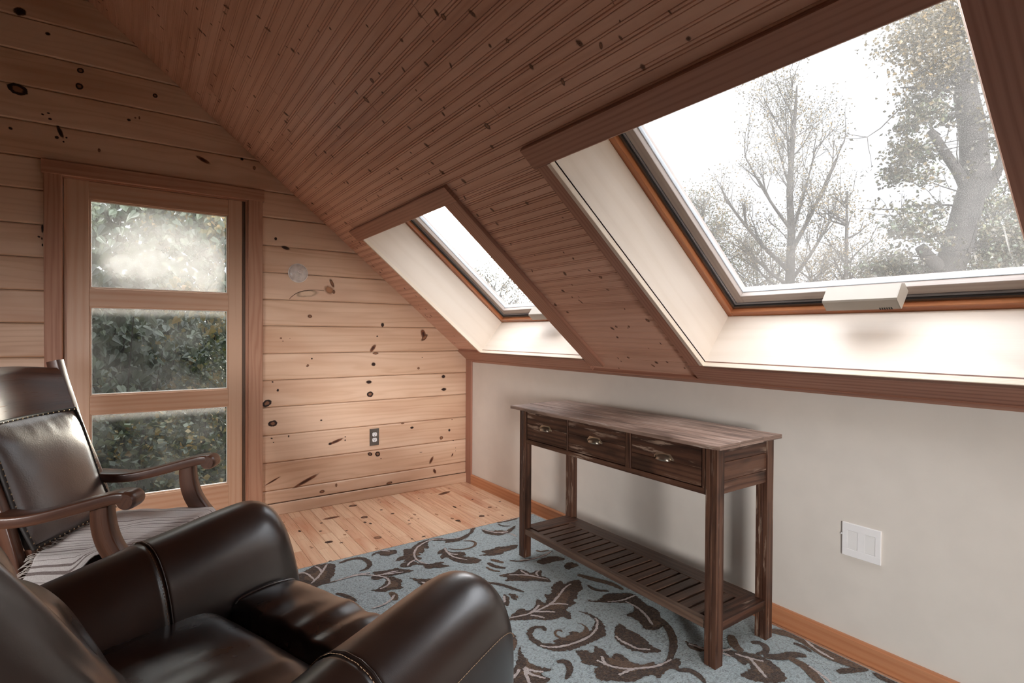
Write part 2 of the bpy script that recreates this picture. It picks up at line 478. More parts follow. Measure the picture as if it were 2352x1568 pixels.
# ------------------------------------------------------------------ mesh builder
def V3(p):
    return Vector(p)
class MB:
    def __init__(s):
        s.v, s.f, s.uv, s.mi, s.tn = [], [], [], [], []
        s.mats = []
    def mat(s, m):
        mm = M[m]
        if mm not in s.mats:
            s.mats.append(mm)
        return s.mats.index(mm)
    def face(s, pts, uvs, m, tone=.5):
        i = len(s.v)
        s.v += [tuple(p) for p in pts]
        s.f.append(list(range(i, i + len(pts))))
        s.uv.append(uvs)
        s.mi.append(s.mat(m))
        s.tn.append(tone)
    def mesh(s, verts, faces, uvs, m, tone=.5):
        """verts list, faces index lists, uvs per face lists (or None)"""
        i = len(s.v)
        s.v += [tuple(p) for p in verts]
        k = s.mat(m)
        for q, f in enumerate(faces):
            s.f.append([i + j for j in f])
            s.uv.append(uvs[q] if uvs else [(0, 0)] * len(f))
            s.mi.append(k)
            s.tn.append(tone)
    def extrude(s, prof, o, ux, vx, nx, L, m, tone=None, uo=None):
        """closed profile [(v, n)] swept along ux by L; uv u runs along the grain"""
        tone = random.random() if tone is None else tone
        uo = random.uniform(0, 9) if uo is None else uo
        o, ux, vx, nx = Vector(o), Vector(ux), Vector(vx), Vector(nx)
        n = len(prof)
        a = [o + vx * p[0] + nx * p[1] for p in prof]
        b = [p + ux * L for p in a]
        per = [0]
        for i in range(n):
            p, q = prof[i], prof[(i + 1) % n]
            per.append(per[-1] + math.hypot(q[0] - p[0], q[1] - p[1]))
        verts = a + b
        faces, uvs = [], []
        for i in range(n):
            j = (i + 1) % n
            faces.append([i, j, n + j, n + i])
            uvs.append([(uo, per[i]), (uo, per[i + 1]), (uo + L, per[i + 1]), (uo + L, per[i])])
        faces.append(list(range(n))[::-1])
        uvs.append([(p[1] + uo, p[0]) for p in prof][::-1])
        faces.append([n + i for i in range(n)])
        uvs.append([(p[1] + uo, p[0]) for p in prof])
        s.mesh(verts, faces, uvs, m, tone)
    def box(s, lo, hi, m, grain='x', bev=.0, tone=None):
        lo, hi = Vector(lo), Vector(hi)
        ax = {'x': (0, 1, 2), 'y': (1, 2, 0), 'z': (2, 0, 1)}[grain]
        e = [Vector((1, 0, 0)), Vector((0, 1, 0)), Vector((0, 0, 1))]
        w, h = hi[ax[1]] - lo[ax[1]], hi[ax[2]] - lo[ax[2]]
        s.extrude(chamf(w, h, bev), lo, e[ax[0]], e[ax[1]], e[ax[2]], hi[ax[0]] - lo[ax[0]], m, tone)
    def grid(s, P, m, closed=False, tone=.5, uvs=None, cap=False):
        """P[i][j] rows of points; closed wraps j"""
        nu, nv = len(P), len(P[0])
        verts = [p for r in P for p in r]
        faces, fu = [], []
        for i in range(nu - 1):
            for j in range(nv if closed else nv - 1):
                k = (j + 1) % nv
                faces.append([i * nv + j, i * nv + k, (i + 1) * nv + k, (i + 1) * nv + j])
                if uvs:
                    jj = j + 1
                    fu.append([uvs(i, j), uvs(i, jj), uvs(i + 1, jj), uvs(i + 1, j)])
        if cap and closed:
            faces.append(list(range(nv))[::-1])
            faces.append([(nu - 1) * nv + j for j in range(nv)])
            if uvs:
                fu.append([uvs(0, j) for j in range(nv)])
                fu.append([uvs(nu - 1, j) for j in range(nv)])
        s.mesh(verts, faces, fu if uvs else None, m, tone)
    def sweep(s, pts, prof, m, tone=None, side=None, scale=None, cap=True):
        """sweep closed 2d profile along pts; side gives the direction of profile x"""
        tone = random.random() if tone is None else tone
        pts = [Vector(p) for p in pts]
        P = []
        L = [0]
        for i in range(1, len(pts)):
            L.append(L[-1] + (pts[i] - pts[i - 1]).length)
        ref = Vector(side) if side is not None else None
        for i, p in enumerate(pts):
            t = (pts[min(i + 1, len(pts) - 1)] - pts[max(i - 1, 0)]).normalized()
            if ref is None:
                r0 = Vector((0, 0, 1)) if abs(t.z) < .9 else Vector((1, 0, 0))
                a = t.cross(r0).normalized()
            else:
                a = (ref - t * ref.dot(t)).normalized()
            if side is None:
                ref = a
            b = t.cross(a)
            k = scale(i / (len(pts) - 1)) if scale else 1
            kx, ky = k if isinstance(k, tuple) else (k, k)
            P.append([p + a * q[0] * kx + b * q[1] * ky for q in prof])
        n = len(prof)
        per = [0]
        for i in range(n):
            q, r = prof[i], prof[(i + 1) % n]
            per.append(per[-1] + math.hypot(r[0] - q[0], r[1] - q[1]))
        uo = random.uniform(0, 9)
        s.grid(P, m, True, tone, lambda i, j: (uo + L[i], per[j]), cap)
    def tube(s, pts, r, m, k=8, tone=.5, scale=None):
        s.sweep(pts, [(r * math.cos(2 * PI * i / k), r * math.sin(2 * PI * i / k)) for i in range(k)], m, tone, None, scale)
    def build(s, name, parent=None, smooth=None, recalc=True):
        me = bpy.data.meshes.new(name)
        me.from_pydata(s.v, [], s.f)
        for mm in s.mats:
            me.materials.append(mm)
        me.polygons.foreach_set('material_index', s.mi)
        ul = me.uv_layers.new(name='UVMap')
        flat = [c for f in s.uv for q in f for c in q]
        ul.data.foreach_set('uv', flat)
        at = me.attributes.new('tone', 'FLOAT', 'FACE')
        at.data.foreach_set('value', s.tn)
        me.update()
        if recalc:
            b = bmesh.new()
            b.from_mesh(me)
            bmesh.ops.recalc_face_normals(b, faces=b.faces)
            b.to_mesh(me)
            b.free()
        if smooth:
            me.shade_smooth()
            me.set_sharp_from_angle(angle=math.radians(smooth))
        o = bpy.data.objects.new(name, me)
        C.objects.link(o)
        if parent:
            o.parent = parent
        return o

def chamf(w, h, b=0., x0=0., y0=0.):
    if b <= 0:
        return [(x0, y0), (x0 + w, y0), (x0 + w, y0 + h), (x0, y0 + h)]
    return [(x0 + b, y0), (x0 + w - b, y0), (x0 + w, y0 + b), (x0 + w, y0 + h - b), (x0 + w - b, y0 + h), (x0 + b, y0 + h), (x0, y0 + h - b), (x0, y0 + b)]
def rrect(w, h, r, k=4):
    out = []
    for cx, cy, a0 in ((w / 2 - r, h / 2 - r, 0), (-w / 2 + r, h / 2 - r, 90), (-w / 2 + r, -h / 2 + r, 180), (w / 2 - r, -h / 2 + r, 270)):
        for i in range(k + 1):
            a = math.radians(a0 + 90 * i / k)
            out.append((cx + r * math.cos(a), cy + r * math.sin(a)))
    return out
def smooth_path(pts, n=3):
    for _ in range(n):
        q = [pts[0]]
        for a, b in zip(pts, pts[1:]):
            q.append(tuple(x * .75 + y * .25 for x, y in zip(a, b)))
            q.append(tuple(x * .25 + y * .75 for x, y in zip(a, b)))
        q.append(pts[-1])
        pts = q
    return pts
def empty(name, loc=(0, 0, 0), rz=0):
    o = bpy.data.objects.new(name, None)
    o.location = loc
    o.rotation_euler = (0, 0, rz)
    o.empty_display_size = .1
    C.objects.link(o)
    return o
def tag(o, label, cat, group=None, kind=None):
    o['label'] = label
    o['category'] = cat
    if group:
        o['group'] = group
    if kind:
        o['kind'] = kind
    return o
def struct(o, label=None, cat=None):
    o['kind'] = 'structure'
    if label:
        o['label'] = label
        o['category'] = cat
    return o
def copy_tree(o, parent=None):
    c = o.copy()
    C.objects.link(c)
    if parent:
        c.parent = parent
    for ch in list(o.children):
        copy_tree(ch, c)
    return c
X, Y, Z = Vector((1, 0, 0)), Vector((0, 1, 0)), Vector((0, 0, 1))

# measured knots of the gable wall and the floor, and the rug motif in metres
BKNOT = [[-0.497,2.8144,0.0266,0.0226,10.0,2.0],[-0.3885,2.7367,0.0116,0.0091,0.0,2.0],[-0.2555,2.5832,0.0147,0.0137,20.0,1.0],[-0.2607,2.4976,0.0157,0.0169,0.0,1.0],[0.0785,2.535,0.0111,0.0113,0.0,1.0],[-0.5074,2.4169,0.0399,0.0267,-15.0,1.0],[-0.4107,2.3122,0.0069,0.0049,-20.0,2.0],[-0.3807,2.2949,0.0084,0.0061,0.0,2.0],[-0.3876,2.3238,0.007,0.0037,0.0,2.0],[-0.0443,2.368,0.0096,0.0078,0.0,2.0],[-0.0148,2.3866,0.0054,0.0052,0.0,0.0],[0.0041,2.3911,0.0043,0.0092,0.0,0.0],[-0.5346,2.2119,0.0096,0.0071,-30.0,2.0],[-0.3409,2.2366,0.0104,0.0357,20.0,2.0],[-0.3543,2.2042,0.0094,0.0092,0.0,2.0],[-0.3148,2.2114,0.0048,0.005,0.0,2.0],[-0.3268,2.1872,0.0048,0.0049,0.0,2.0],[-0.1771,2.174,0.0061,0.0089,0.0,0.0],[0.3166,2.2135,0.0426,0.0125,-25.0,3.0],[0.5279,2.2572,0.0098,0.0087,0.0,2.0],[0.5974,2.2155,0.0094,0.0132,0.0,0.0],[-0.4133,1.7171,0.0055,0.0244,0.0,2.0],[-0.4272,1.673,0.0069,0.0049,-20.0,2.0],[-0.4158,1.6651,0.0037,0.0073,0.0,2.0],[-0.4136,1.6319,0.0037,0.0085,0.0,2.0],[0.7235,1.7837,0.0056,0.009,0.0,2.0],[-0.1776,2.1712,0.0061,0.0102,0.0,0.0],[0.9366,1.2906,0.015,0.0125,0.0,4.0],[0.7835,1.7313,0.0265,0.0121,-15.0,2.0],[1.4427,1.2399,0.0125,0.0168,0.0,2.0],[0.7553,1.1438,0.0073,0.0061,0.0,4.0],[0.7675,1.1251,0.0033,0.0035,0.0,2.0],[0.8105,1.1425,0.0025,0.0026,0.0,2.0],[1.403,1.158,0.0069,0.0057,0.0,2.0],[1.0813,1.5192,0.0117,0.0341,25.0,4.0],[1.0634,1.4728,0.0402,0.0317,-30.0,5.0],[1.0949,1.4607,0.009,0.0137,0.0,4.0],[0.9194,1.441,0.0769,0.0244,8.0,6.0],[1.3714,1.0723,0.0151,0.0365,-38.0,3.0],[1.3904,1.0355,0.0237,0.0092,0.0,4.0],[1.7551,0.9987,0.0042,0.0039,0.0,2.0],[0.9479,1.0085,0.0041,0.0034,0.0,2.0],[0.7244,1.7847,0.0061,0.009,0.0,2.0],[1.765,1.1744,0.0211,0.0435,20.0,3.0],[0.7049,0.8625,0.0068,0.0055,-30.0,2.0],[0.7361,0.8047,0.008,0.0061,0.0,2.0],[0.6712,0.7278,0.0291,0.0206,32.0,1.0],[0.7061,0.5943,0.0272,0.0189,5.0,1.0],[1.014,0.5874,0.0044,0.0032,0.0,2.0],[0.6993,0.4987,0.0079,0.0049,-30.0,2.0],[0.7107,0.4718,0.0051,0.0037,0.0,2.0],[0.8027,0.5018,0.0047,0.0087,0.0,2.0],[1.1094,0.4338,0.058,0.0111,18.0,3.0],[1.1744,0.4582,0.0066,0.0039,0.0,2.0],[1.1731,0.4347,0.0046,0.0079,0.0,2.0],[0.7051,0.222,0.0555,0.0061,26.0,3.0],[0.91,0.1907,0.0969,0.0126,24.0,3.0],[1.1131,0.1321,0.0077,0.0131,0.0,4.0],[1.0178,0.1034,0.0188,0.0116,0.0,4.0],[1.0147,0.0685,0.0188,0.0064,8.0,4.0],[1.1132,0.0681,0.0116,0.0052,0.0,4.0],[0.9195,0.9577,0.0073,0.005,0.0,4.0],[1.071,0.4219,0.0115,0.0091,0.0,2.0],[1.6743,0.475,0.0151,0.009,0.0,2.0],[1.9892,0.425,0.0094,0.0115,0.0,2.0],[1.9196,0.3723,0.0161,0.0145,0.0,4.0],[1.5997,0.5128,0.0147,0.0059,0.0,4.0],[1.3515,0.317,0.0176,0.0115,-20.0,1.0],[1.4083,0.3099,0.0189,0.0164,-40.0,1.0],[1.4334,0.2744,0.004,0.0039,0.0,2.0],[1.8349,0.2099,0.0124,0.0333,-30.0,3.0],[2.0167,0.2282,0.0071,0.0158,-30.0,3.0],[1.8635,0.1213,0.0125,0.0232,28.0,3.0],[1.4973,0.0871,0.0256,0.0107,6.0,4.0],[1.7484,0.2809,0.0137,0.002,0.0,2.0],[2.025,0.3401,0.0059,0.0042,0.0,2.0],[2.0461,0.2798,0.0036,0.0032,0.0,2.0],[2.0462,0.2561,0.003,0.0026,0.0,2.0],[2.0124,0.5065,0.0047,0.0042,0.0,2.0],[1.3429,0.832,0.0228,0.0127,0.0,2.0],[1.3513,0.7444,0.0228,0.019,0.0,1.0],[1.9358,0.8473,0.0174,0.0138,0.0,2.0],[1.9401,0.747,0.0232,0.0121,0.0,2.0],[1.3753,0.9578,0.0164,0.0143,0.0,2.0],[0.9238,0.963,0.0086,0.0089,0.0,4.0],[0.9496,1.0069,0.0058,0.006,0.0,2.0],[1.7259,0.9179,0.0109,0.01,0.0,4.0],[1.7744,1.1488,0.0368,0.0151,45.0,4.0],[0.7233,1.7849,0.0093,0.01,0.0,2.0],[0.737,0.8101,0.0067,0.0072,0.0,2.0],[1.0112,0.5885,0.0073,0.006,0.0,2.0]]
FKNOT = [[1.196,3.612,0.0262,0.0156,1],[1.182,3.344,0.0208,0.017,1],[1.006,3.449,0.0564,0.0172,3],[1.128,2.967,0.0239,0.0192,4],[0.876,3.058,0.0233,0.0162,2],[0.931,3.008,0.0108,0.0067,2],[0.926,3.39,0.0091,0.0082,2],[0.884,3.253,0.0096,0.0091,2],[1.014,3.176,0.0088,0.006,2],[1.358,3.31,0.0155,0.0088,2],[1.648,2.957,0.0168,0.0128,2],[1.817,2.943,0.0192,0.0151,1],[1.354,2.834,0.0146,0.0069,2],[1.956,3.063,0.0151,0.0112,4],[1.371,3.071,0.011,0.0063,2],[1.325,3.421,0.0099,0.0092,2],[1.849,3.523,0.0601,0.022,3],[2.08,3.127,0.0104,0.006,2],[0.808,2.795,0.0107,0.0091,2]]
RLEAF = [[[0.552,2.654],[0.589,2.704],[0.636,2.711],[0.673,2.726],[0.724,2.76],[0.781,2.75],[0.813,2.707],[0.786,2.649],[0.777,2.602],[0.752,2.581],[0.733,2.531],[0.7,2.529],[0.669,2.515],[0.629,2.53],[0.588,2.581]],[[0.986,2.699],[1.018,2.74],[1.053,2.747],[1.094,2.736],[1.141,2.712],[1.12,2.662],[1.091,2.674],[1.073,2.656],[1.041,2.685],[1.037,2.734]],[[1.066,2.578],[1.111,2.614],[1.143,2.623],[1.173,2.706],[1.202,2.679],[1.258,2.724],[1.291,2.744],[1.357,2.753],[1.308,2.69],[1.29,2.627],[1.266,2.652],[1.241,2.588],[1.218,2.612],[1.201,2.6],[1.193,2.559],[1.209,2.533],[1.173,2.528],[1.138,2.537],[1.099,2.548],[1.131,2.571]],[[1.349,2.749],[1.406,2.738],[1.449,2.673],[1.514,2.674],[1.583,2.702],[1.634,2.765],[1.667,2.767],[1.611,2.702],[1.53,2.645],[1.463,2.628],[1.388,2.653],[1.423,2.673],[1.365,2.707]],[[1.064,2.502],[1.09,2.54],[1.149,2.537],[1.168,2.481],[1.211,2.444],[1.238,2.454],[1.281,2.426],[1.249,2.419],[1.288,2.364],[1.237,2.384],[1.199,2.397],[1.163,2.414],[1.174,2.448],[1.144,2.489],[1.105,2.474]],[[1.371,2.597],[1.361,2.555],[1.363,2.513],[1.422,2.489],[1.42,2.443],[1.385,2.444],[1.426,2.401],[1.453,2.345],[1.41,2.324],[1.356,2.353],[1.32,2.413],[1.317,2.483],[1.281,2.47],[1.294,2.506],[1.325,2.532],[1.285,2.535],[1.322,2.573],[1.349,2.579]],[[1.677,2.726],[1.707,2.657],[1.76,2.64],[1.795,2.607],[1.843,2.644],[1.89,2.653],[1.824,2.597],[1.763,2.571],[1.707,2.571],[1.677,2.61],[1.656,2.653]],[[1.455,2.409],[1.515,2.395],[1.501,2.444],[1.573,2.427],[1.597,2.444],[1.659,2.419],[1.721,2.411],[1.685,2.36],[1.612,2.369],[1.572,2.348],[1.523,2.358]],[[0.902,2.466],[0.937,2.494],[0.928,2.526],[0.973,2.509],[1.005,2.5],[1.059,2.505],[1.054,2.481],[1.119,2.423],[1.061,2.423],[1.004,2.435],[0.966,2.441],[0.922,2.428]],[[0.854,2.354],[0.889,2.342],[0.93,2.373],[0.961,2.401],[0.957,2.442],[1.0,2.425],[1.021,2.354],[0.995,2.329],[0.995,2.282],[0.949,2.301],[0.901,2.299]],[[1.052,2.379],[1.094,2.323],[1.157,2.293],[1.199,2.29],[1.134,2.246],[1.057,2.193],[1.039,2.206],[1.071,2.253],[1.069,2.315]],[[1.416,2.149],[1.472,2.139],[1.505,2.131],[1.547,2.154],[1.563,2.121],[1.564,2.077],[1.612,2.088],[1.631,2.074],[1.593,2.029],[1.604,1.994],[1.599,1.95],[1.568,1.965],[1.536,2.006],[1.487,2.026],[1.464,2.055],[1.407,2.08],[1.451,2.098]],[[1.325,1.967],[1.347,1.982],[1.343,1.942],[1.32,1.9],[1.288,1.878],[1.292,1.909]],[[1.359,1.974],[1.388,1.948],[1.367,1.926],[1.356,1.893],[1.344,1.918]],[[1.227,1.789],[1.28,1.819],[1.336,1.834],[1.343,1.797],[1.387,1.81],[1.428,1.861],[1.444,1.839],[1.438,1.809],[1.47,1.833],[1.485,1.876],[1.52,1.858],[1.571,1.923],[1.64,1.94],[1.625,1.899],[1.676,1.904],[1.721,1.894],[1.671,1.817],[1.612,1.795],[1.59,1.763],[1.564,1.769],[1.554,1.73],[1.482,1.724],[1.478,1.674],[1.447,1.646],[1.431,1.685],[1.396,1.684],[1.358,1.7],[1.329,1.734],[1.278,1.754]],[[1.513,1.687],[1.546,1.64],[1.548,1.575],[1.514,1.511],[1.477,1.481],[1.437,1.482],[1.378,1.478],[1.317,1.481],[1.278,1.497],[1.241,1.527],[1.224,1.57],[1.22,1.626],[1.233,1.666],[1.268,1.693],[1.305,1.689],[1.329,1.664],[1.316,1.637],[1.305,1.64],[1.309,1.659],[1.288,1.673],[1.252,1.653],[1.241,1.616],[1.253,1.574],[1.287,1.546],[1.288,1.575],[1.33,1.564],[1.363,1.559],[1.382,1.582],[1.402,1.578],[1.411,1.544],[1.449,1.537],[1.513,1.569],[1.533,1.6],[1.529,1.634]],[[1.553,1.504],[1.592,1.515],[1.586,1.472],[1.594,1.429],[1.593,1.384],[1.573,1.325],[1.583,1.293],[1.544,1.3],[1.514,1.325],[1.487,1.363],[1.488,1.413],[1.501,1.456]],[[1.312,1.473],[1.346,1.461],[1.364,1.423],[1.404,1.462],[1.405,1.419],[1.389,1.363],[1.431,1.385],[1.443,1.353],[1.436,1.311],[1.457,1.274],[1.511,1.248],[1.582,1.234],[1.599,1.219],[1.531,1.18],[1.526,1.212],[1.44,1.193],[1.447,1.223],[1.388,1.228],[1.348,1.235],[1.301,1.278],[1.271,1.298],[1.296,1.362],[1.33,1.346],[1.286,1.406],[1.31,1.436]],[[1.171,1.622],[1.144,1.565],[1.136,1.516],[1.148,1.471],[1.185,1.437],[1.151,1.439],[1.125,1.454],[1.137,1.421],[1.14,1.402],[1.112,1.39],[1.072,1.397],[1.02,1.447],[1.013,1.481],[0.985,1.491],[1.062,1.507],[1.11,1.549]],[[1.188,1.724],[1.195,1.683],[1.176,1.643],[1.12,1.59],[1.08,1.574],[1.068,1.586],[1.132,1.656]],[[1.66,2.169],[1.743,2.185],[1.807,2.157],[1.818,2.101],[1.746,2.118],[1.676,2.119]],[[1.75,2.054],[1.81,2.074],[1.83,2.014],[1.778,2.005],[1.735,2.004]],[[1.613,1.735],[1.631,1.703],[1.667,1.701],[1.717,1.724],[1.817,1.668],[1.819,1.619],[1.795,1.543],[1.805,1.493],[1.741,1.423],[1.671,1.408],[1.639,1.424],[1.67,1.482],[1.665,1.516],[1.657,1.541],[1.715,1.544],[1.745,1.589],[1.726,1.622],[1.66,1.667],[1.618,1.703]],[[1.69,1.498],[1.751,1.482],[1.739,1.405],[1.675,1.392],[1.64,1.427],[1.665,1.462]],[[1.706,1.287],[1.715,1.252],[1.733,1.214],[1.706,1.198],[1.683,1.229],[1.686,1.257]],[[1.772,1.173],[1.803,1.142],[1.827,1.126],[1.86,1.055],[1.836,0.98],[1.796,0.936],[1.736,0.961],[1.694,1.006],[1.687,1.048],[1.743,1.044],[1.785,1.065],[1.755,1.071],[1.763,1.117]]]
RRIB = [[0.014,[[0.831,2.716],[0.888,2.736],[0.946,2.719],[0.961,2.657],[0.952,2.605],[0.92,2.572],[0.884,2.569]]],[0.008,[[1.496,2.618],[1.54,2.594],[1.538,2.543],[1.489,2.508],[1.414,2.519],[1.375,2.57]]],[0.02,[[1.813,2.777],[1.893,2.761],[1.967,2.756]]],[0.007,[[1.806,2.731],[1.807,2.689],[1.847,2.662]]],[0.006,[[0.718,2.529],[0.788,2.531],[0.824,2.538],[0.892,2.537]]],[0.012,[[0.724,2.409],[0.756,2.354],[0.774,2.287]]],[0.016,[[0.917,2.2],[0.931,2.245],[0.927,2.282]]],[0.012,[[1.49,2.323],[1.507,2.288],[1.524,2.253]]],[0.014,[[1.458,2.298],[1.461,2.238],[1.497,2.195]]],[0.007,[[1.424,2.26],[1.425,2.212],[1.454,2.178]]],[0.011,[[1.334,2.117],[1.38,2.066],[1.405,1.998],[1.427,1.943]]],[0.013,[[1.218,1.459],[1.247,1.449],[1.243,1.421],[1.222,1.391],[1.182,1.369]]],[0.008,[[1.566,2.256],[1.6,2.217],[1.66,2.205],[1.76,2.206],[1.822,2.228]]],[0.008,[[1.756,2.285],[1.762,2.255],[1.814,2.246]]],[0.009,[[1.71,1.829],[1.703,1.772],[1.751,1.731]]],[0.018,[[1.747,1.938],[1.768,1.869],[1.812,1.785],[1.815,1.706]]],[0.016,[[1.729,1.554],[1.755,1.485],[1.746,1.418],[1.711,1.351],[1.654,1.294],[1.586,1.252],[1.533,1.232]]],[0.013,[[1.534,1.187],[1.572,1.163],[1.573,1.126],[1.555,1.089]]],[0.013,[[1.903,1.134],[1.932,1.122],[1.926,1.088],[1.89,1.068],[1.851,1.085]]],[0.018,[[1.888,1.208],[1.829,1.159],[1.827,1.121]]],[0.02,[[1.863,1.062],[1.903,1.021],[1.965,1.007],[1.993,0.974]]],[0.02,[[1.93,1.007],[1.926,0.936],[1.886,0.887],[1.873,0.855]]],[0.03,[[2.04,1.143],[2.09,1.081],[2.099,1.026],[2.074,0.967],[2.063,0.916],[2.072,0.864],[2.092,0.814]]],[0.01,[[2.036,1.043],[2.043,1.008],[2.033,0.975]]],[0.014,[[1.986,0.865],[2.031,0.847],[2.096,0.811]]],[0.016,[[2.094,0.791],[2.076,0.756],[2.1,0.716]]]]
RVEIN = [[[0.655,2.566],[0.694,2.608],[0.728,2.655],[0.774,2.734]],[[0.728,2.655],[0.731,2.714],[0.718,2.744]],[[0.678,2.593],[0.668,2.67],[0.658,2.703],[0.618,2.711],[0.581,2.71]],[[1.057,2.757],[1.099,2.713]],[[1.506,2.671],[1.43,2.686],[1.373,2.734],[1.319,2.726],[1.244,2.683],[1.198,2.625],[1.173,2.558],[1.171,2.5],[1.194,2.455]],[[1.164,2.534],[1.133,2.526],[1.101,2.49]],[[1.362,2.586],[1.342,2.52],[1.345,2.448],[1.387,2.386]],[[1.348,2.531],[1.353,2.496],[1.379,2.471]],[[1.676,2.707],[1.702,2.637],[1.735,2.603],[1.786,2.594]],[[1.735,2.603],[1.783,2.558],[1.78,2.504]],[[1.845,2.779],[1.893,2.761],[1.97,2.761]],[[0.755,2.528],[0.823,2.533],[0.879,2.527],[0.931,2.479],[0.964,2.436],[0.968,2.383],[0.943,2.346],[0.9,2.334]],[[0.792,2.528],[0.854,2.54],[0.921,2.52]],[[0.94,2.476],[0.985,2.461],[1.057,2.438]],[[0.969,2.472],[1.014,2.47],[1.042,2.462]],[[0.805,2.189],[0.848,2.185],[0.896,2.204],[0.933,2.246]],[[1.084,2.292],[1.114,2.236]],[[1.467,2.122],[1.519,2.087],[1.55,2.059],[1.57,2.017],[1.594,1.98]],[[1.545,2.069],[1.54,2.107],[1.545,2.133]],[[1.576,2.029],[1.585,2.063],[1.615,2.079]],[[1.331,1.963],[1.301,1.914]],[[1.239,1.798],[1.317,1.778],[1.386,1.779],[1.465,1.79],[1.532,1.826],[1.598,1.867],[1.654,1.883]],[[1.335,1.779],[1.371,1.789],[1.411,1.811]],[[1.361,1.776],[1.396,1.756],[1.431,1.727]],[[1.33,1.765],[1.349,1.746],[1.365,1.715]],[[1.456,1.786],[1.492,1.772],[1.516,1.742]],[[1.23,1.571],[1.258,1.536],[1.305,1.517],[1.373,1.508],[1.432,1.512],[1.481,1.533],[1.526,1.57],[1.537,1.598]],[[1.511,1.458],[1.502,1.42],[1.51,1.385],[1.512,1.354],[1.551,1.321]],[[1.343,1.386],[1.35,1.347],[1.374,1.309],[1.401,1.283],[1.443,1.262],[1.494,1.238],[1.567,1.237]],[[1.373,1.393],[1.355,1.363],[1.353,1.345]],[[1.346,1.282],[1.382,1.281],[1.412,1.274]],[[1.084,1.5],[1.052,1.479],[1.008,1.468]],[[1.105,1.5],[1.11,1.471],[1.143,1.441]],[[1.097,1.488],[1.098,1.455],[1.128,1.41]],[[1.1,1.496],[1.082,1.458],[1.064,1.41]],[[1.168,1.693],[1.12,1.639],[1.085,1.598]],[[1.607,2.228],[1.67,2.201],[1.76,2.206],[1.812,2.226]],[[1.675,1.665],[1.73,1.638],[1.783,1.637],[1.818,1.637]],[[1.742,1.624],[1.747,1.554],[1.723,1.486],[1.69,1.429]],[[1.7,1.264],[1.721,1.208]],[[1.752,1.162],[1.761,1.126]],[[1.762,1.168],[1.802,1.152]],[[1.788,1.128],[1.806,1.082],[1.83,1.043]],[[1.806,1.082],[1.776,1.03],[1.751,0.988]],[[1.938,0.937],[1.923,0.887],[1.905,0.849]],[[2.108,1.026],[2.066,0.982],[2.056,0.94],[2.05,0.906]]]
# ------------------------------------------------------------------ room shell
random.seed(11)
def slope_n():
    return SP(0, 0, 1) - SP(0, 0, 0)
def slope_s():
    return SP(1, 0, 0) - SP(0, 0, 0)
NS, SD = slope_n(), slope_s()
NL = Vector((-NS.x, 0, NS.z))
SDL = Vector((-SD.x, 0, SD.z))
S_RIDGE = -2.77
S_EAVE = 1.12

# floor: narrow strips running to the gable wall
mb = MB()
x = 2 * XR - XK
w = .0705
while x < XK:
    y = YF - random.uniform(0, .6)
    while y < YB + .02:
        L = random.uniform(.45, 1.5)
        y1 = min(y + L, YB + .02)
        tn = random.betavariate(2.2, 2.6)
        if random.random() < .10:
            tn = min(1, tn + .45)
        mb.extrude([(0.0004, -.03), (w - .0004, -.03), (w - .0004, -.0012), (w - .0014, 0), (.0014, 0), (.0004, -.0012)], (x, y, 0), Y, X, Z, y1 - y - .0006, 'floor_pine', tn)
        y = y1
    x += w
def ellipse(mb, c, ex, ey, m, k=20, tone=None):
    tone = random.random() if tone is None else tone
    pts = [c] + [c + ex * math.cos(2 * PI * i / k) + ey * math.sin(2 * PI * i / k) for i in range(k)]
    uv = [(0, 0)] + [(math.cos(2 * PI * i / k), math.sin(2 * PI * i / k)) for i in range(k)]
    fs = [[0, 1 + i, 1 + (i + 1) % k] for i in range(k)]
    mb.mesh(pts, fs, [[uv[j] for j in f] for f in fs], m, tone)
KM = {0: 'knot_brown', 1: 'knot_ring', 2: 'knot_dark', 3: 'knot_feather', 4: 'knot_brown', 5: 'knot_red', 6: 'knot_pale'}
for (kx, ky, rx, ry, t) in FKNOT:
    a = random.uniform(-.3, .3)
    e1 = Vector((math.cos(a), math.sin(a), 0))
    e2 = Vector((-math.sin(a), math.cos(a), 0))
    c = Vector((kx, ky, .0008))
    ellipse(mb, c, e1 * rx * 1.15, e2 * ry * 1.3, KM[t])
for i in range(60):
    c = Vector((random.uniform(-.6, 2.1), random.uniform(2.78, 3.66), .0007 + i * 1e-6))
    r = random.uniform(.004, .012)
    ellipse(mb, c, X * r, Y * r * random.uniform(.6, 2.5), random.choice(['knot_red', 'knot_red', 'knot_brown', 'knot_dark']))
mb.box((2 * XR - XK - .2, YF - .2, -.16), (XK + .3, YB + .3, -.03), 'groove')
struct(mb.build('floor'))

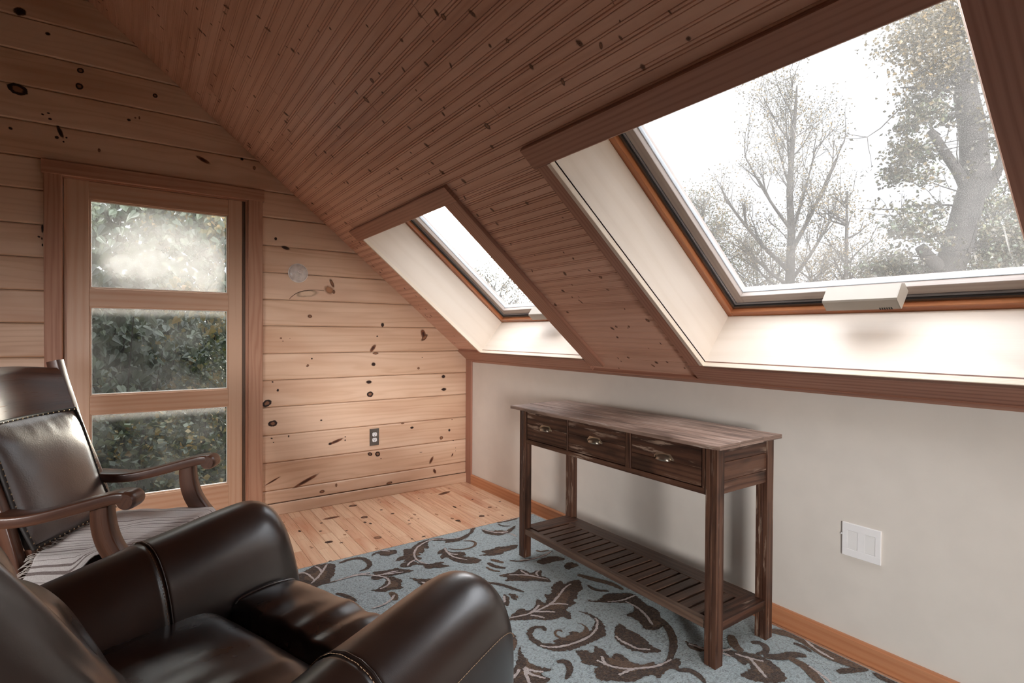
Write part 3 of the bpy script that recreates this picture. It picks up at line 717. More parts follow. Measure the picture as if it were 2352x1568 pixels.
# gable wall of V-jointed pine boards
mb = MB()
JZ = [.072, .158, .339, .517, .698, .872, 1.044, 1.223, 1.393, 1.566, 1.738, 1.917, 2.083, 2.265, 2.444, 2.620, 2.793, 2.97, 3.145, 3.32, 3.49]
DX0, DX1, DZ1 = -.345, .560, 2.02
def vboard(o, ux, vx, nx, L, w, m, tone=None, t=.018, g=.0068):
    q = .0011
    prof = [(q, -t), (w - q, -t), (w - q, -g), (w - g * .9, -.0014), (w - g * 1.3, 0), (g * 1.3, 0), (g * .9, -.0014), (q, -g)]
    mb.extrude(prof, o, ux, vx, nx, L, m, tone)
def roof_x(z):
    return (DB - z * CSN) / SN
for z0, z1 in zip(JZ, JZ[1:]):
    xr = min(XK + .02, roof_x(z0) + .02)
    xl = 2 * XR - xr
    spans = [(xl, xr)] if z0 > 2.0 else [(xl, DX0), (DX1, xr)]
    for a, b in spans:
        vboard((a, YB, z0), X, Z, -Y, b - a, z1 - z0, 'wall_pine', random.betavariate(2.5, 2.5))
vboard((DX0, YB, DZ1 + .002), X, Z, -Y, DX1 - DX0, JZ[12] - DZ1 - .002, 'wall_pine', .5)
seen = 0
for (kx, kz, rx, rz, a, t) in BKNOT:
    seen += 1
    aa = math.radians(a)
    e1 = X * math.cos(aa) + Z * math.sin(aa)
    e2 = -X * math.sin(aa) + Z * math.cos(aa)
    c = Vector((kx, YB - .0006 - seen * 2e-6, kz))
    t = int(t)
    ellipse(mb, c, e1 * rx * 1.12, e2 * rz * 1.12, KM[t])
# the curved crack beside the pale knot
cr = [(260, 822), (300, 780), (370, 730), (430, 702), (500, 682), (620, 666), (700, 664), (780, 668)]
CR = [(.806, 1.399), (.822, 1.418), (.851, 1.440), (.877, 1.452), (.907, 1.461), (.960, 1.467), (.995, 1.468), (1.03, 1.465)]
mb.tube([(p[0], YB - .0004, p[1]) for p in smooth_path(CR, 2)], .0016, 'groove', 5, scale=lambda t: .4 + 1.2 * math.sin(min(1, t * 1.6 + .1) * PI * .55) * (1 - t * .75))
xl = 2 * XR - XK
def gable_core(mb, y, holes):
    """sheathing behind the boards, cut to the roof line"""
    def rx(z):
        return (DB + .06 - z * CSN) / SN
    zr = (DB + .06 - XR * SN) / CSN
    xe, ze = XK + .04, (DB + .06 - (XK + .04) * SN) / CSN
    xl = 2 * XR - xe
    if holes:
        zh = DZ1 + .02
        polys = [[(xl, -.1), (DX0 - .02, -.1), (DX0 - .02, zh), (2 * XR - rx(zh), zh), (xl, ze)], [(DX1 + .02, -.1), (xe, -.1), (xe, ze), (rx(zh), zh), (DX1 + .02, zh)],
                 [(2 * XR - rx(zh), zh), (rx(zh), zh), (XR, zr)], [(DX0 - .02, -.1), (DX1 + .02, -.1), (DX1 + .02, -.0005), (DX0 - .02, -.0005)]]
    else:
        polys = [[(xl, -.1), (-1.9, -.1), (-1.9, 1.5), (2 * XR - rx(1.5), 1.5), (xl, ze)], [(-.7, -.1), (xe, -.1), (xe, ze), (rx(1.5), 1.5), (-.7, 1.5)], [(-1.9, -.1), (-.7, -.1), (-.7, .55), (-1.9, .55)], [(2 * XR - rx(1.5), 1.5), (rx(1.5), 1.5), (XR, zr)]]  # leaves the hole of the added rear window
    for p in polys:
        mb.extrude(p, (0, y, 0), Y, X, Z, .10, 'groove')
gable_core(mb, YB + .018, True)
struct(mb.build('wall_back'))

# knee wall, opposite wall, rear gable with an added window for light
mb = MB()
mb.box((XK, YF - .1, -.05), (XK + .10, YB + .1, 1.02), 'plaster')
struct(mb.build('wall_right'))
mb = MB()
mb.box((2 * XR - XK - .10, YF - .1, -.05), (2 * XR - XK, YB + .1, 1.02), 'low_bounce', 'y')
struct(mb.build('wall_left'))
mb = MB()
for z0, z1 in zip([0] + JZ[1:], JZ[1:]):
    xr = min(XK + .02, roof_x(z0) + .02)
    if z1 <= .53 or z0 >= 1.56:
        vboard((2 * XR - xr, YF, z0), X, Z, Y, 2 * (xr - XR), z1 - z0, 'low_bounce')
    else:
        vboard((2 * XR - xr, YF, z0), X, Z, Y, -1.9 - 2 * XR + xr, z1 - z0, 'low_bounce')
        vboard((-.7, YF, z0), X, Z, Y, xr + .7, z1 - z0, 'low_bounce')
gable_core(mb, YF - .118, False)
for lo, hi, g in (((-1.9, YF - .1, .51), (-1.85, YF + .02, 1.565), 'z'), ((-.75, YF - .1, .51), (-.7, YF + .02, 1.565), 'z'), ((-1.9, YF - .1, .51), (-.7, YF + .02, .56), 'x'), ((-1.9, YF - .1, 1.49), (-.7, YF + .02, 1.57), 'x')):  # frame of the added rear window
    mb.box(lo, hi, 'trim_fir', g)
struct(mb.build('wall_front'))

# sloped ceiling: beaded boards under a solid roof, with the skylight openings left free
mb = MB()
PW = .0855
def bead_profile(w):
    g, d = .004, .0028
    c = w / 2
    p = [(0, -.014), (w, -.014), (w, -.0045), (w - .0022, 0), (w - .0078, 0), (w - .0094, -d), (w - .011, 0)]
    p += [(c + .0052, 0), (c + .0036, -d), (c + .002, 0), (c - .002, 0), (c - .0036, -d), (c - .0052, 0)]
    p += [(.011, 0), (.0094, -d), (.0078, 0), (.0022, 0), (0, -.0045)]
    return p
def ceiling_side(PT, NN, DD, skies, board='ceil_pine'):
    k0 = int((S_RIDGE + .367) / PW) - 1
    k1 = int((S_EAVE + .367) / PW) + 1
    for k in range(k0, k1 + 1):
        a = -.367 + PW * k
        pieces = [(a, a + PW, True)]
        if a < S0 - .012 < a + PW:
            pieces = [(a, S0 - .012, False), (S0 - .012, a + PW, None)]
        elif a < S1 + .012 < a + PW:
            pieces = [(a, S1 + .012, None), (S1 + .012, a + PW, False)]
        for s0, s1, kind in pieces:
            inside = s0 >= S0 - .0125 and s1 <= S1 + .0125
            runs = [(YF, YB)]
            if inside:
                runs, y = [], YF
                for p, q in sorted(skies):
                    runs.append((y, p - .012))
                    y = q + .012
                runs.append((y, YB))
            prof = bead_profile(s1 - s0) if kind is not False and s1 - s0 > .05 else chamf(s1 - s0, .014, 0, 0, -.014)
            for y0, y1 in runs:
                cuts = [y0, y1]
                base = 1.551 if k % 2 == 0 else 1.551 + random.choice([-1.22, -.61, .61, 1.22, 1.83])
                for j in (-3.66, -1.83, 0, 1.83):
                    if y0 + .2 < base + j < y1 - .2 and random.random() < .75:
                        cuts.append(base + j)
                cuts.sort()
                for c0, c1 in zip(cuts, cuts[1:]):
                    mb.extrude(prof, PT(s0, c0 + .0008, DB), Y, PT(1, 0, 0) - PT(0, 0, 0), NN * -1, c1 - c0 - .0016, board, random.betavariate(2.4, 2.4))
    # roof body in cells around the openings
    ys = sorted({YF - .1, YB + .1} | {v for p in skies for v in (p[0] - .022, p[1] + .022)})
    ss = [S_RIDGE - .3, S0 - .022, S1 + .022, S_EAVE + .35]
    for i in range(3):
        for y0, y1 in zip(ys, ys[1:]):
            if i == 1 and any(abs(y0 - p + .022) < 1e-6 for p, q in skies):
                continue
            P = []
            for d in (DB + .0135, DB + .32):
                P.append([PT(ss[i], y0, d), PT(ss[i], y1, d), PT(ss[i + 1], y1, d), PT(ss[i + 1], y0, d)])
            v = P[0] + P[1]
            mb.mesh(v, [[0, 1, 2, 3], [4, 5, 6, 7], [0, 1, 5, 4], [1, 2, 6, 5], [2, 3, 7, 6], [3, 0, 4, 7]], None, 'groove')
ceiling_side(SP, NS, DB, SK)
rk = random.Random(5)
n = 0
while n < 520:                               # small knots of the beaded boards
    s, y = rk.uniform(-2.4, 1.0), rk.uniform(.0, 3.7)
    if S0 - .1 < s < S1 + .1 and any(p - .1 < y < q + .12 for p, q in SK):
        continue
    r = rk.uniform(.004, .0115)
    c = SP(s, y, DB - .0008 - n * 1e-6)
    a = rk.uniform(-.6, .6)
    e1 = Y * math.cos(a) + SD * math.sin(a)
    e2 = -Y * math.sin(a) + SD * math.cos(a)
    ellipse(mb, c, e1 * r * rk.uniform(.6, 1.3), e2 * r * rk.uniform(.8, 2.0), rk.choice(['knot_ceiling', 'knot_ceiling', 'knot_ceiling', 'knot_brown']), 12)
    n += 1
random.seed(21)
ceiling_side(SPL, NL, DB, LSK_ADDED, 'low_bounce')  # unseen left slope, darkened, with the opening added for light
struct(mb.build('ceiling'))

# ------------------------------------------------------------------ trim
ntrim = [0]
def trim(mbx):
    ntrim[0] += 1
    return struct(mbx.build('trim_%d' % ntrim[0], smooth=None))
def slope_board(s0, s1, y0, y1, d0, d1, m, along, bev=.003, tone=None):
    """board lying on the slope; along = 'y' or 's' gives the grain"""
    t = MB()
    if along == 'y':
        t.extrude(chamf(s1 - s0, d1 - d0, bev), SP(s0, y0, d0), Y, SD, NS, y1 - y0, m, tone)
    else:
        t.extrude(chamf(y1 - y0, d1 - d0, bev), SP(s0, y0, d0), SD, Y, NS, s1 - s0, m, tone)
    return t
(a, b), (c, d) = SK
trim(slope_board(-.322, S0, .235, 1.553, DT, DB + .01, 'trim_fir', 'y', tone=.45))
trim(slope_board(S0, S1, b, b + .080, DT + .002, DB + .01, 'trim_fir', 's', tone=.7))
trim(slope_board(S0, S1, a - .095, a, DT + .002, DB + .01, 'trim_fir', 's', tone=.75))
trim(slope_board(S1, 1.012, .2, 1.545, DT, DB + .01, 'trim_fir', 'y', tone=.85))
trim(slope_board(-.322, S0, 2.13, 3.44, DT, DB + .01, 'trim_fir', 'y', tone=.3))
trim(slope_board(S0, .972, c - .115, c, DT + .002, DB + .01, 'trim_fir', 's', tone=.4))
trim(slope_board(S1, 1.012, c, YB - .02, DT, DB + .01, 'trim_fir', 'y', tone=.35))
trim(slope_board(1.012, 1.10, YF, YB - .005, DT - .004, DB + .01, 'trim_fir', 'y', tone=.55))
# corner post, baseboards, casings
t = MB()
t.box((XK - .014, YB - .085, 0), (XK + .002, YB - .002, .97), 'trim_fir', 'z', .002, .6)
trim(t)
t = MB()
t.extrude([(0, 0), (0, .0145), (.068, .0145), (.0745, .009), (.0755, 0)], (XK, YF, 0), Y, Z, -X, YB - .085 - YF, 'base_fir', .5)
struct(t.build('baseboard_right'))
t = MB()
t.box((DX1 + .085, YB - .014, 0), (XK - .013, YB + .002, .0725), 'wall_pine', 'x', .003, .3)
struct(t.build('baseboard_back'))
t = MB()
t.box((2 * XR - XK, YB - .014, 0), (-.407, YB + .002, .0725), 'wall_pine', 'x', .003, .4)
struct(t.build('baseboard_back'))
t = MB()
t.box((-.407, YB - .024, 0), (-.333, YB + .002, 2.006), 'casing_fir', 'z', .003, .7)
trim(t)
t = MB()
t.box((.561, YB - .024, 0), (.643, YB + .002, 2.006), 'casing_fir', 'z', .003, .4)
trim(t)
t = MB()
t.box((-.415, YB - .027, 2.006), (.651, YB + .002, 2.078), 'casing_fir', 'x', .003, .75)
trim(t)
t = MB()
t.box((-.345, YB - .01, 0), (-.331, YB + .11, 2.006), 'casing_fir', 'z', 0, .6)
t.box((.547, YB - .002, 0), (.561, YB + .11, 2.006), 'casing_fir', 'z', 0, .6)
t.box((-.331, YB - .01, 1.998), (.547, YB + .11, 2.02), 'casing_fir', 'x', 0, .6)
t.box((-.331, YB - .004, 0), (.547, YB + .11, .02), 'casing_fir', 'x', 0, .6)
trim(t)

# ------------------------------------------------------------------ glazed door
random.seed(4)
door = struct(empty('door_1', (.11, YB + .03, .02)), 'pale fir door with three stacked panes in the pine gable wall', 'door')
def pl(o, root):
    """keep world placement when parenting to an unrotated empty"""
    o.parent = root
    o.matrix_parent_inverse = root.matrix_world.inverted() if False else Matrix.Translation(-Vector(root.location))
    return o
GX0, GX1 = -.213, .444
GZ = [(.251, .719), (.837, 1.309), (1.426, 1.892)]
yd0, yd1 = YB + .004, YB + .046
for nm, lo, hi, g, tn in (('stile', (-.329, yd0, .022), (GX0 - .008, yd1, 1.997), 'z', .25), ('stile', (GX1 + .008, yd0, .022), (.530, yd1, 1.997), 'z', .2),
                      ('rail', (GX0 - .008, yd0 + .001, .022), (GX1 + .008, yd1, GZ[0][0] - .008), 'x', .6), ('rail', (GX0 - .008, yd0 + .001, GZ[0][1] + .008), (GX1 + .008, yd1, GZ[1][0] - .008), 'x', .55),
                      ('rail', (GX0 - .008, yd0 + .001, GZ[1][1] + .008), (GX1 + .008, yd1, GZ[2][0] - .008), 'x', .5), ('rail', (GX0 - .008, yd0 + .001, GZ[2][1] + .008), (GX1 + .008, yd1, 1.997), 'x', .35)):
    t = MB()
    t.box(lo, hi, 'door_fir', g, .003, tn)
    pl(t.build(nm), door)
t = MB()
t.box((.531, yd0 + .008, .022), (.546, yd1, 1.997), 'gasket', 'z')  # dark strip stands in for the shadow gap beside the stile
pl(t.build('shadow_gap'), door)
for i, (z0, z1) in enumerate(GZ):
    t = MB()
    for lo, hi, g in (((GX0 - .009, yd0 + .006, z0 - .009), (GX0 - .002, yd1 - .004, z1 + .009), 'z'), ((GX1 + .002, yd0 + .006, z0 - .009), (GX1 + .009, yd1 - .004, z1 + .009), 'z'),
                      ((GX0 - .009, yd0 + .006, z0 - .009), (GX1 + .009, yd1 - .004, z0 - .002), 'x'), ((GX0 - .009, yd0 + .006, z1 + .002), (GX1 + .009, yd1 - .004, z1 + .009), 'x')):
        t.box(lo, hi, 'door_fir', g, .002, .4)
    e = .003  # white strips put the bright edge light round each pane into colour
    for lo, hi in (((GX0 - e, yd0 + .012, z0 - e), (GX0 + e * .3, yd0 + .022, z1 + e)), ((GX1 - e * .3, yd0 + .012, z0 - e), (GX1 + e, yd0 + .022, z1 + e)),
                   ((GX0, yd0 + .012, z0 - e), (GX1, yd0 + .022, z0 + e * .3)), ((GX0, yd0 + .012, z1 - e * .3), (GX1, yd0 + .022, z1 + e))):
        t.box(lo, hi, 'bead_highlight')
    bd = pl(t.build('glazing_bead'), door)
    t = MB()
    p = [Vector((GX0, yd0 + .018, z0)), Vector((GX1, yd0 + .018, z0)), Vector((GX1, yd0 + .018, z1)), Vector((GX0, yd0 + .018, z1))]
    w, h = GX1 - GX0, z1 - z0
    t.face(p, [(0, 0), (w, 0), (w, h), (0, h)], 'glass_fog' if i == 2 else 'glass_door')
    g = pl(t.build('pane'), door)
    if i == 2:
        g['label'] = 'fogged top pane'

# ------------------------------------------------------------------ skylights
def ring(t, Y0, Y1, s0, s1, m0, m1, d0, d1, mat, tone=.5):
    """rectangular frame on the slope between margins m0 and m1, from depth d0 to d1"""
    for (ya, yb, sa, sb, al) in ((Y0 + m0, Y0 + m1, s0 + m0, s1 - m0, 's'), (Y1 - m1, Y1 - m0, s0 + m0, s1 - m0, 's'),
                                 (Y0 + m1, Y1 - m1, s0 + m0, s0 + m1, 'y'), (Y0 + m1, Y1 - m1, s1 - m1, s1 - m0, 'y')):
        if al == 'y':
            t.extrude(chamf(sb - sa, d1 - d0, .0015), SP(sa, ya, d0), Y, SD, NS, yb - ya, mat, tone + random.uniform(-.1, .1))
        else:
            t.extrude(chamf(yb - ya, d1 - d0, .0015), SP(sa, ya, d0), SD, Y, NS, sb - sa, mat, tone + random.uniform(-.1, .1))
DF = 2.406
def skylight(i, Y0, Y1, label, bare):
    root = struct(empty('window_%d' % i, SP(S1, (Y0 + Y1) / 2, DF)), label, 'skylight')
    def add(t, nm, sm=None):
        return pl(t.build(nm, smooth=sm), root)
    th = .018
    for nm, pts, uvf in (('side_panel', (Y1, 1), None), ('side_panel', (Y0, -1), None)):
        t = MB()
        yy, sg = pts
        e0 = 0 if sg > 0 else .006
        t.extrude([(e0, 0), (DF - DT, 0), (DF - DT, th * sg), (e0, th * sg)], SP(S0, yy, DT), SD, NS, Y, S1 - S0 + .0, 'plywood', random.random())
        add(t, nm)
    t = MB()
    t.extrude([(0, 0), (DF - DT, 0), (DF - DT, th), (0, th)], SP(S1, Y0, DT), Y, NS, SD, Y1 - Y0, 'plywood', .4)
    add(t, 'sill_panel')
    t = MB()
    t.extrude([(.006, 0), (DF - DT, 0), (DF - DT, -th), (.006, -th)], SP(S0, Y0, DT), Y, NS, SD, Y1 - Y0, 'plywood', .6)
    add(t, 'head_panel')
    t = MB()                                 # pale edge strip round the mouth of the shaft
    t.extrude(chamf(.0045, .0215, .001), SP(S0, Y1 - .0025, DT - .0015), SD, Y, NS, S1 - S0, 'ply_edge', .3)
    t.extrude(chamf(.0045, .0215, .001), SP(S1 - .0025, Y0, DT - .0015), Y, SD, NS, Y1 - Y0, 'ply_edge', .3)
    add(t, 'edge_strip')
    t = MB()
    ring(t, Y0 - .03, Y1 + .03, S0 - .03, S1 + .03, 0, .026, DF - .003, DF + .05, 'groove')
    ring(t, Y0 - .004, Y1 + .004, S0 - .004, S1 + .004, 0, .030, DF + .002, DF + .07, 'frame_red', .5)
    add(t, 'window_frame')
    t = MB()
    ring(t, Y0, Y1, S0, S1, .026, .038, DF + .024, DF + .085, 'gasket')
    ring(t, Y0, Y1, S0, S1, .038, .041, DF + .022, DF + .085, 'rubber')
    ring(t, Y0, Y1, S0, S1, .041, .050, DF + .030, DF + .085, 'alu')
    add(t, 'gasket')
    t = MB()
    ring(t, Y0, Y1, S0, S1, .050, .090, DF + .036, DF + .095, 'sash_pale', .5)
    sash = add(t, 'sash')
    t = MB()
    ring(t, Y0, Y1, S0, S1, .088, .0935, DF + .060, DF + .080, 'seal')
    add(t, 'glass_seal')
    t = MB()
    mgn = .091
    y0, y1, s0, s1 = Y0 + mgn, Y1 - mgn, S0 + mgn, S1 - mgn
    t.face([SP(s0, y0, DF + .071), SP(s1, y0, DF + .071), SP(s1, y1, DF + .071), SP(s0, y1, DF + .071)], [(s0, y0), (s1, y0), (s1, y1), (s0, y1)], 'glass_sky')
    add(t, 'pane')
    # outer flashing
    t = MB()
    ring(t, Y0 - .10, Y1 + .10, S0 - .10, S1 + .10, 0, .125, DF + .09, DF + .098, 'gasket')
    add(t, 'flashing')
    return root
skylight(1, *SK[0], 'large nearer skylight in the slope, trees showing through its rain streaked glass', False)
skylight(2, *SK[1], 'farther skylight beside the gable wall, filled with sun glare', True)

# chain opener boxes under the sash
def opener(yc, label):
    root = tag(empty('window_opener', SP(.80, yc, 2.36)), label, 'window opener', 'skylight opener boxes')
    w = .118
    t = MB()
    prof = [(-.050, .032), (-.046, -.030), (-.041, -.035), (.004, -.035), (.008, -.031), (.010, .050), (-.03, .050)]
    t.extrude(prof, SP(.795, yc - w, 2.36), Y, SD, NS, 2 * w, 'opener_plastic', .5, 0)
    pl(t.build('housing'), root)
    t = MB()
    for k in range(6):
        y = yc - w + .022 + k * .007
        t.extrude(chamf(.009, .002), SP(.791, y, 2.36 - .0362), Y, SD, NS, .0036, 'dark_slot')
    pl(t.build('vent_slots'), root)
    t = MB()
    t.extrude([(-.050, .032), (-.046, -.030), (-.041, -.035), (.004, -.035), (.008, -.031), (.010, .050), (-.03, .050)], SP(.795, yc - w - .0025, 2.36), Y, SD, NS, .0022, 'opener_plastic', .5, 0)
    pl(t.build('end_cap'), root)
    return root
opener(.852, 'beige opener box under the glass of the large nearer skylight')
opener(2.67, 'beige opener box at the foot of the farther sunlit skylight')

# ------------------------------------------------------------------ fittings on the walls
def outlet():
    root = tag(empty('outlet_plate', (1.383, YB, .436)), 'steel duplex outlet plate on the pine gable wall', 'outlet')
    t = MB()
    cx, cz = 1.383, .436
    t.extrude([(-.0345, 0), (.0345, 0), (.0345, .0025), (.0315, .006), (-.0315, .006), (-.0345, .0025)], (cx, YB, cz - .060), Z, X, -Y, .120, 'steel', .5)
    pl(t.build('face_plate'), root)
    for dz in (.0195, -.0195):
        t = MB()
        k = 28
        prof = []
        for i in range(k):
            a = 2 * PI * i / k
            prof.append((max(-.0165, min(.0165, .0178 * math.cos(a))), max(-.0138, min(.0138, .0178 * math.sin(a)))))
        t.extrude(prof, (cx, YB - .003, cz + dz), -Y, X, Z, .0055, 'white_plastic', .5)
        r = pl(t.build('receptacle'), root)
        t = MB()
        for sx, h in ((-.0062, .0085), (.0062, .0072)):
            t.box((cx + sx - .0011, YB - .0092, cz + dz + .0005), (cx + sx + .0011, YB - .0084, cz + dz + .0005 + h), 'dark_slot')
        t.extrude([(.0026 * math.cos(2 * PI * i / 12), .0026 * math.sin(2 * PI * i / 12)) for i in range(12)], (cx, YB - .0084, cz + dz - .0075), -Y, X, Z, .0008, 'dark_slot')
        s = t.build('slots')
        s.parent = r
    t = MB()
    t.extrude([(.003 * math.cos(2 * PI * i / 12), .003 * math.sin(2 * PI * i / 12)) for i in range(12)], (cx, YB - .006, cz), -Y, X, Z, .001, 'steel')
    pl(t.build('screw'), root)
outlet()
def wall_plate():
    cy, cz = .8595, .4305
    root = tag(empty('wall_plate', (XK, cy, cz)), 'white double gang wall plate with two blank inserts low on the knee wall', 'wall plate')
    w, h = .0625, .0605
    t = MB()
    # frame with two windows: build as bars
    def bar(y0, y1, z0, z1, x=.007):
        t.box((XK - x, y0, z0), (XK + .001, y1, z1), 'white_plastic', 'y', .0012)
    wy, wz, gap = .0172, .0335, .0115
    ys = [cy - w, cy - gap - 2 * wy + .0, cy - gap, cy + gap, cy + gap + 2 * wy, cy + w]
    bar(ys[0], ys[5], cz + wz, cz + h)
    bar(ys[0], ys[5], cz - h, cz - wz)
    for a_, b_ in ((0, 1), (2, 3), (4, 5)):
        bar(ys[a_], ys[b_], cz - wz - .001, cz + wz + .001)
    pl(t.build('face_plate'), root)
    for a_, b_ in ((1, 2), (3, 4)):
        t = MB()
        t.box((XK - .0058, ys[a_] + .0003, cz - wz + .0003), (XK + .001, ys[b_] - .0003, cz + wz - .0003), 'insert_plastic', 'y', .001)
        pl(t.build('blank_insert'), root)
    t = MB()
    t.box((XK - .006, cy + w + .0008, cz + .012), (XK + .001, cy + w + .006, cz + .017), 'white_plastic', 'y', .001)
    pl(t.build('plug_tab'), root)
wall_plate()
def disc():
    cx, cz, R = .8605, 1.5725, .061
    root = tag(empty('wall_disc', (cx, YB, cz)), 'round clear disc on the pine boards beside the door casing', 'disc')
    t = MB()
    k = 48
    P = []
    for r, dd in ((.001, .016), (R * .45, .0155), (R * .8, .013), (R * .93, .009), (R, .003), (R, 0)):
        P.append([(cx + r * math.cos(2 * PI * i / k), YB - .001 - dd, cz + r * math.sin(2 * PI * i / k)) for i in range(k)])
    t.grid(P, 'clear_disc', True)
    pl(t.build('cover', smooth=50), root)
    t = MB()
    pts = [(cx + (R - .001) * math.cos(2 * PI * i / k), YB - .004, cz + (R - .001) * math.sin(2 * PI * i / k)) for i in range(k + 1)]
    t.tube(pts, .0026, 'disc_rim', 8)
    pl(t.build('rim', smooth=60), root)
    t = MB()
    pts = [(cx + R * .36 * math.cos(2 * PI * i / k), YB - .017, cz - .006 + R * .36 * math.sin(2 * PI * i / k)) for i in range(k + 1)]
    t.tube(pts, .0012, 'disc_rim', 6)
    t.tube([(cx - .006, YB - .0175, cz + .010), (cx + .016, YB - .017, cz - .001)], .0016, 'disc_rim', 6)
    pl(t.build('centre_hook', smooth=60), root)
disc()
# ------------------------------------------------------------------ rug
RUGZ = .012
def rug():
    random.seed(8)
    root = tag(empty('area_rug', (.6, .6, 0)), 'pale blue rug with brown leaf scrolls and white veins on the pine floor', 'rug')
    x0, x1, y0, y1 = -.34, 2.098, -.34, 2.765
    t = MB()
    t.box((x0, y0, .0), (x1, y1, RUGZ), 'rug_blue', 'x', .004)
    pl(t.build('pile'), root)
    t = MB()
    for a, b in (((x0, y0), (x1, y0)), ((x1, y0), (x1, y1)), ((x1, y1), (x0, y1)), ((x0, y1), (x0, y0))):
        t.tube([(a[0], a[1], .006), (b[0], b[1], .006)], .0062, 'rug_edge', 8)
    pl(t.build('bound_edge', smooth=60), root)
    t = MB()
    cnt = [0]
    def rag(p, amp, step=.009):
        out = []
        for a, b in zip(p, p[1:] + p[:1]):
            a, b = Vector(a), Vector(b)
            n = max(1, int((b - a).length / step))
            d = (b - a).orthogonal().normalized() if (b - a).length > 1e-6 else Vector((0, 0))
            for i in range(n):
                q = a.lerp(b, i / n)
                out.append(q + d * random.uniform(-amp, amp))
        return out
    def inside(p, ox=0, oy=0):
        return all(x0 + .01 < q[0] + ox < x1 - .004 and y0 + .01 < q[1] + oy < y1 - .004 for q in p)
    def clampin(p):
        return [(max(x0 + .008, min(x1 - .006, q[0])), max(y0 + .008, min(y1 - .006, q[1]))) for q in p]
    def poly(p, m, lift):
        cnt[0] += 1
        z = RUGZ + lift + cnt[0] * 2e-6
        vs_ = [Vector((q[0], q[1], z)) for q in p]
        tris = mgeo.tessellate_polygon([vs_])
        t.mesh(vs_, [list(f) for f in tris], None, m, random.random())
    def chaik(p, n=1):
        for _ in range(n):
            q = []
            for a, b in zip(p, p[1:] + p[:1]):
                q.append((a[0] * .8 + b[0] * .2, a[1] * .8 + b[1] * .2))
                q.append((a[0] * .2 + b[0] * .8, a[1] * .2 + b[1] * .8))
            p = q
        return p
    def ribbon(p, w, m, lift, prof, amp):
        p = smooth_path([tuple(q) for q in p], 3)
        n = len(p)
        L, R = [], []
        for i, q in enumerate(p):
            a, b = Vector(p[max(0, i - 1)]), Vector(p[min(n - 1, i + 1)])
            d = (b - a).orthogonal().normalized()
            k = prof(i / (n - 1)) * w
            L.append(tuple(Vector(q) + d * (k + random.uniform(-amp, amp))))
            R.append(tuple(Vector(q) - d * (k + random.uniform(-amp, amp))))
        cnt[0] += 1
        z = RUGZ + lift + cnt[0] * 2e-6
        vv = [(*clampin([q])[0], z) for q in L] + [(*clampin([q])[0], z) for q in R]
        t.mesh(vv, [[i, i + 1, n + i + 1, n + i] for i in range(n - 1)], None, m, random.random())
    for ox, oy, full in ((0, 0, True), (-1.62, .02, False), (-.02, -2.05, False), (-1.64, -1.1, False)):
        def sh(p):
            return [(q[0] + ox, q[1] + oy) for q in p]
        for p in RLEAF:
            if full or inside(p, ox, oy):
                q = rag(clampin(chaik(sh(p))), .0042, .007)
                poly(q, 'rug_brown', .0012)
                c = sum((Vector(z) for z in q), Vector((0, 0))) / len(q)
                if random.random() < .6:       # a lighter tan heart in some leaves
                    poly([c + (Vector(z) - c) * .45 + Vector((.012, -.01)) for z in q], 'rug_tan', .0016)
        for w, p in RRIB:
            if full or inside(p, ox, oy):
                ribbon(clampin(sh(p)), w, random.choice(['rug_brown', 'rug_brown', 'rug_tan']), .0014, lambda f: max(.12, math.sin(PI * (.12 + .83 * f)) ** .8), .0016)
        for p in RVEIN:
            if full or inside(p, ox, oy):
                ribbon(clampin(sh(p)), .0056, 'rug_white', .0024, lambda f: .55 + .45 * math.sin(PI * (.1 + .8 * f)), .0020)
    pl(t.build('leaf_pattern', recalc=False), root)
rug()

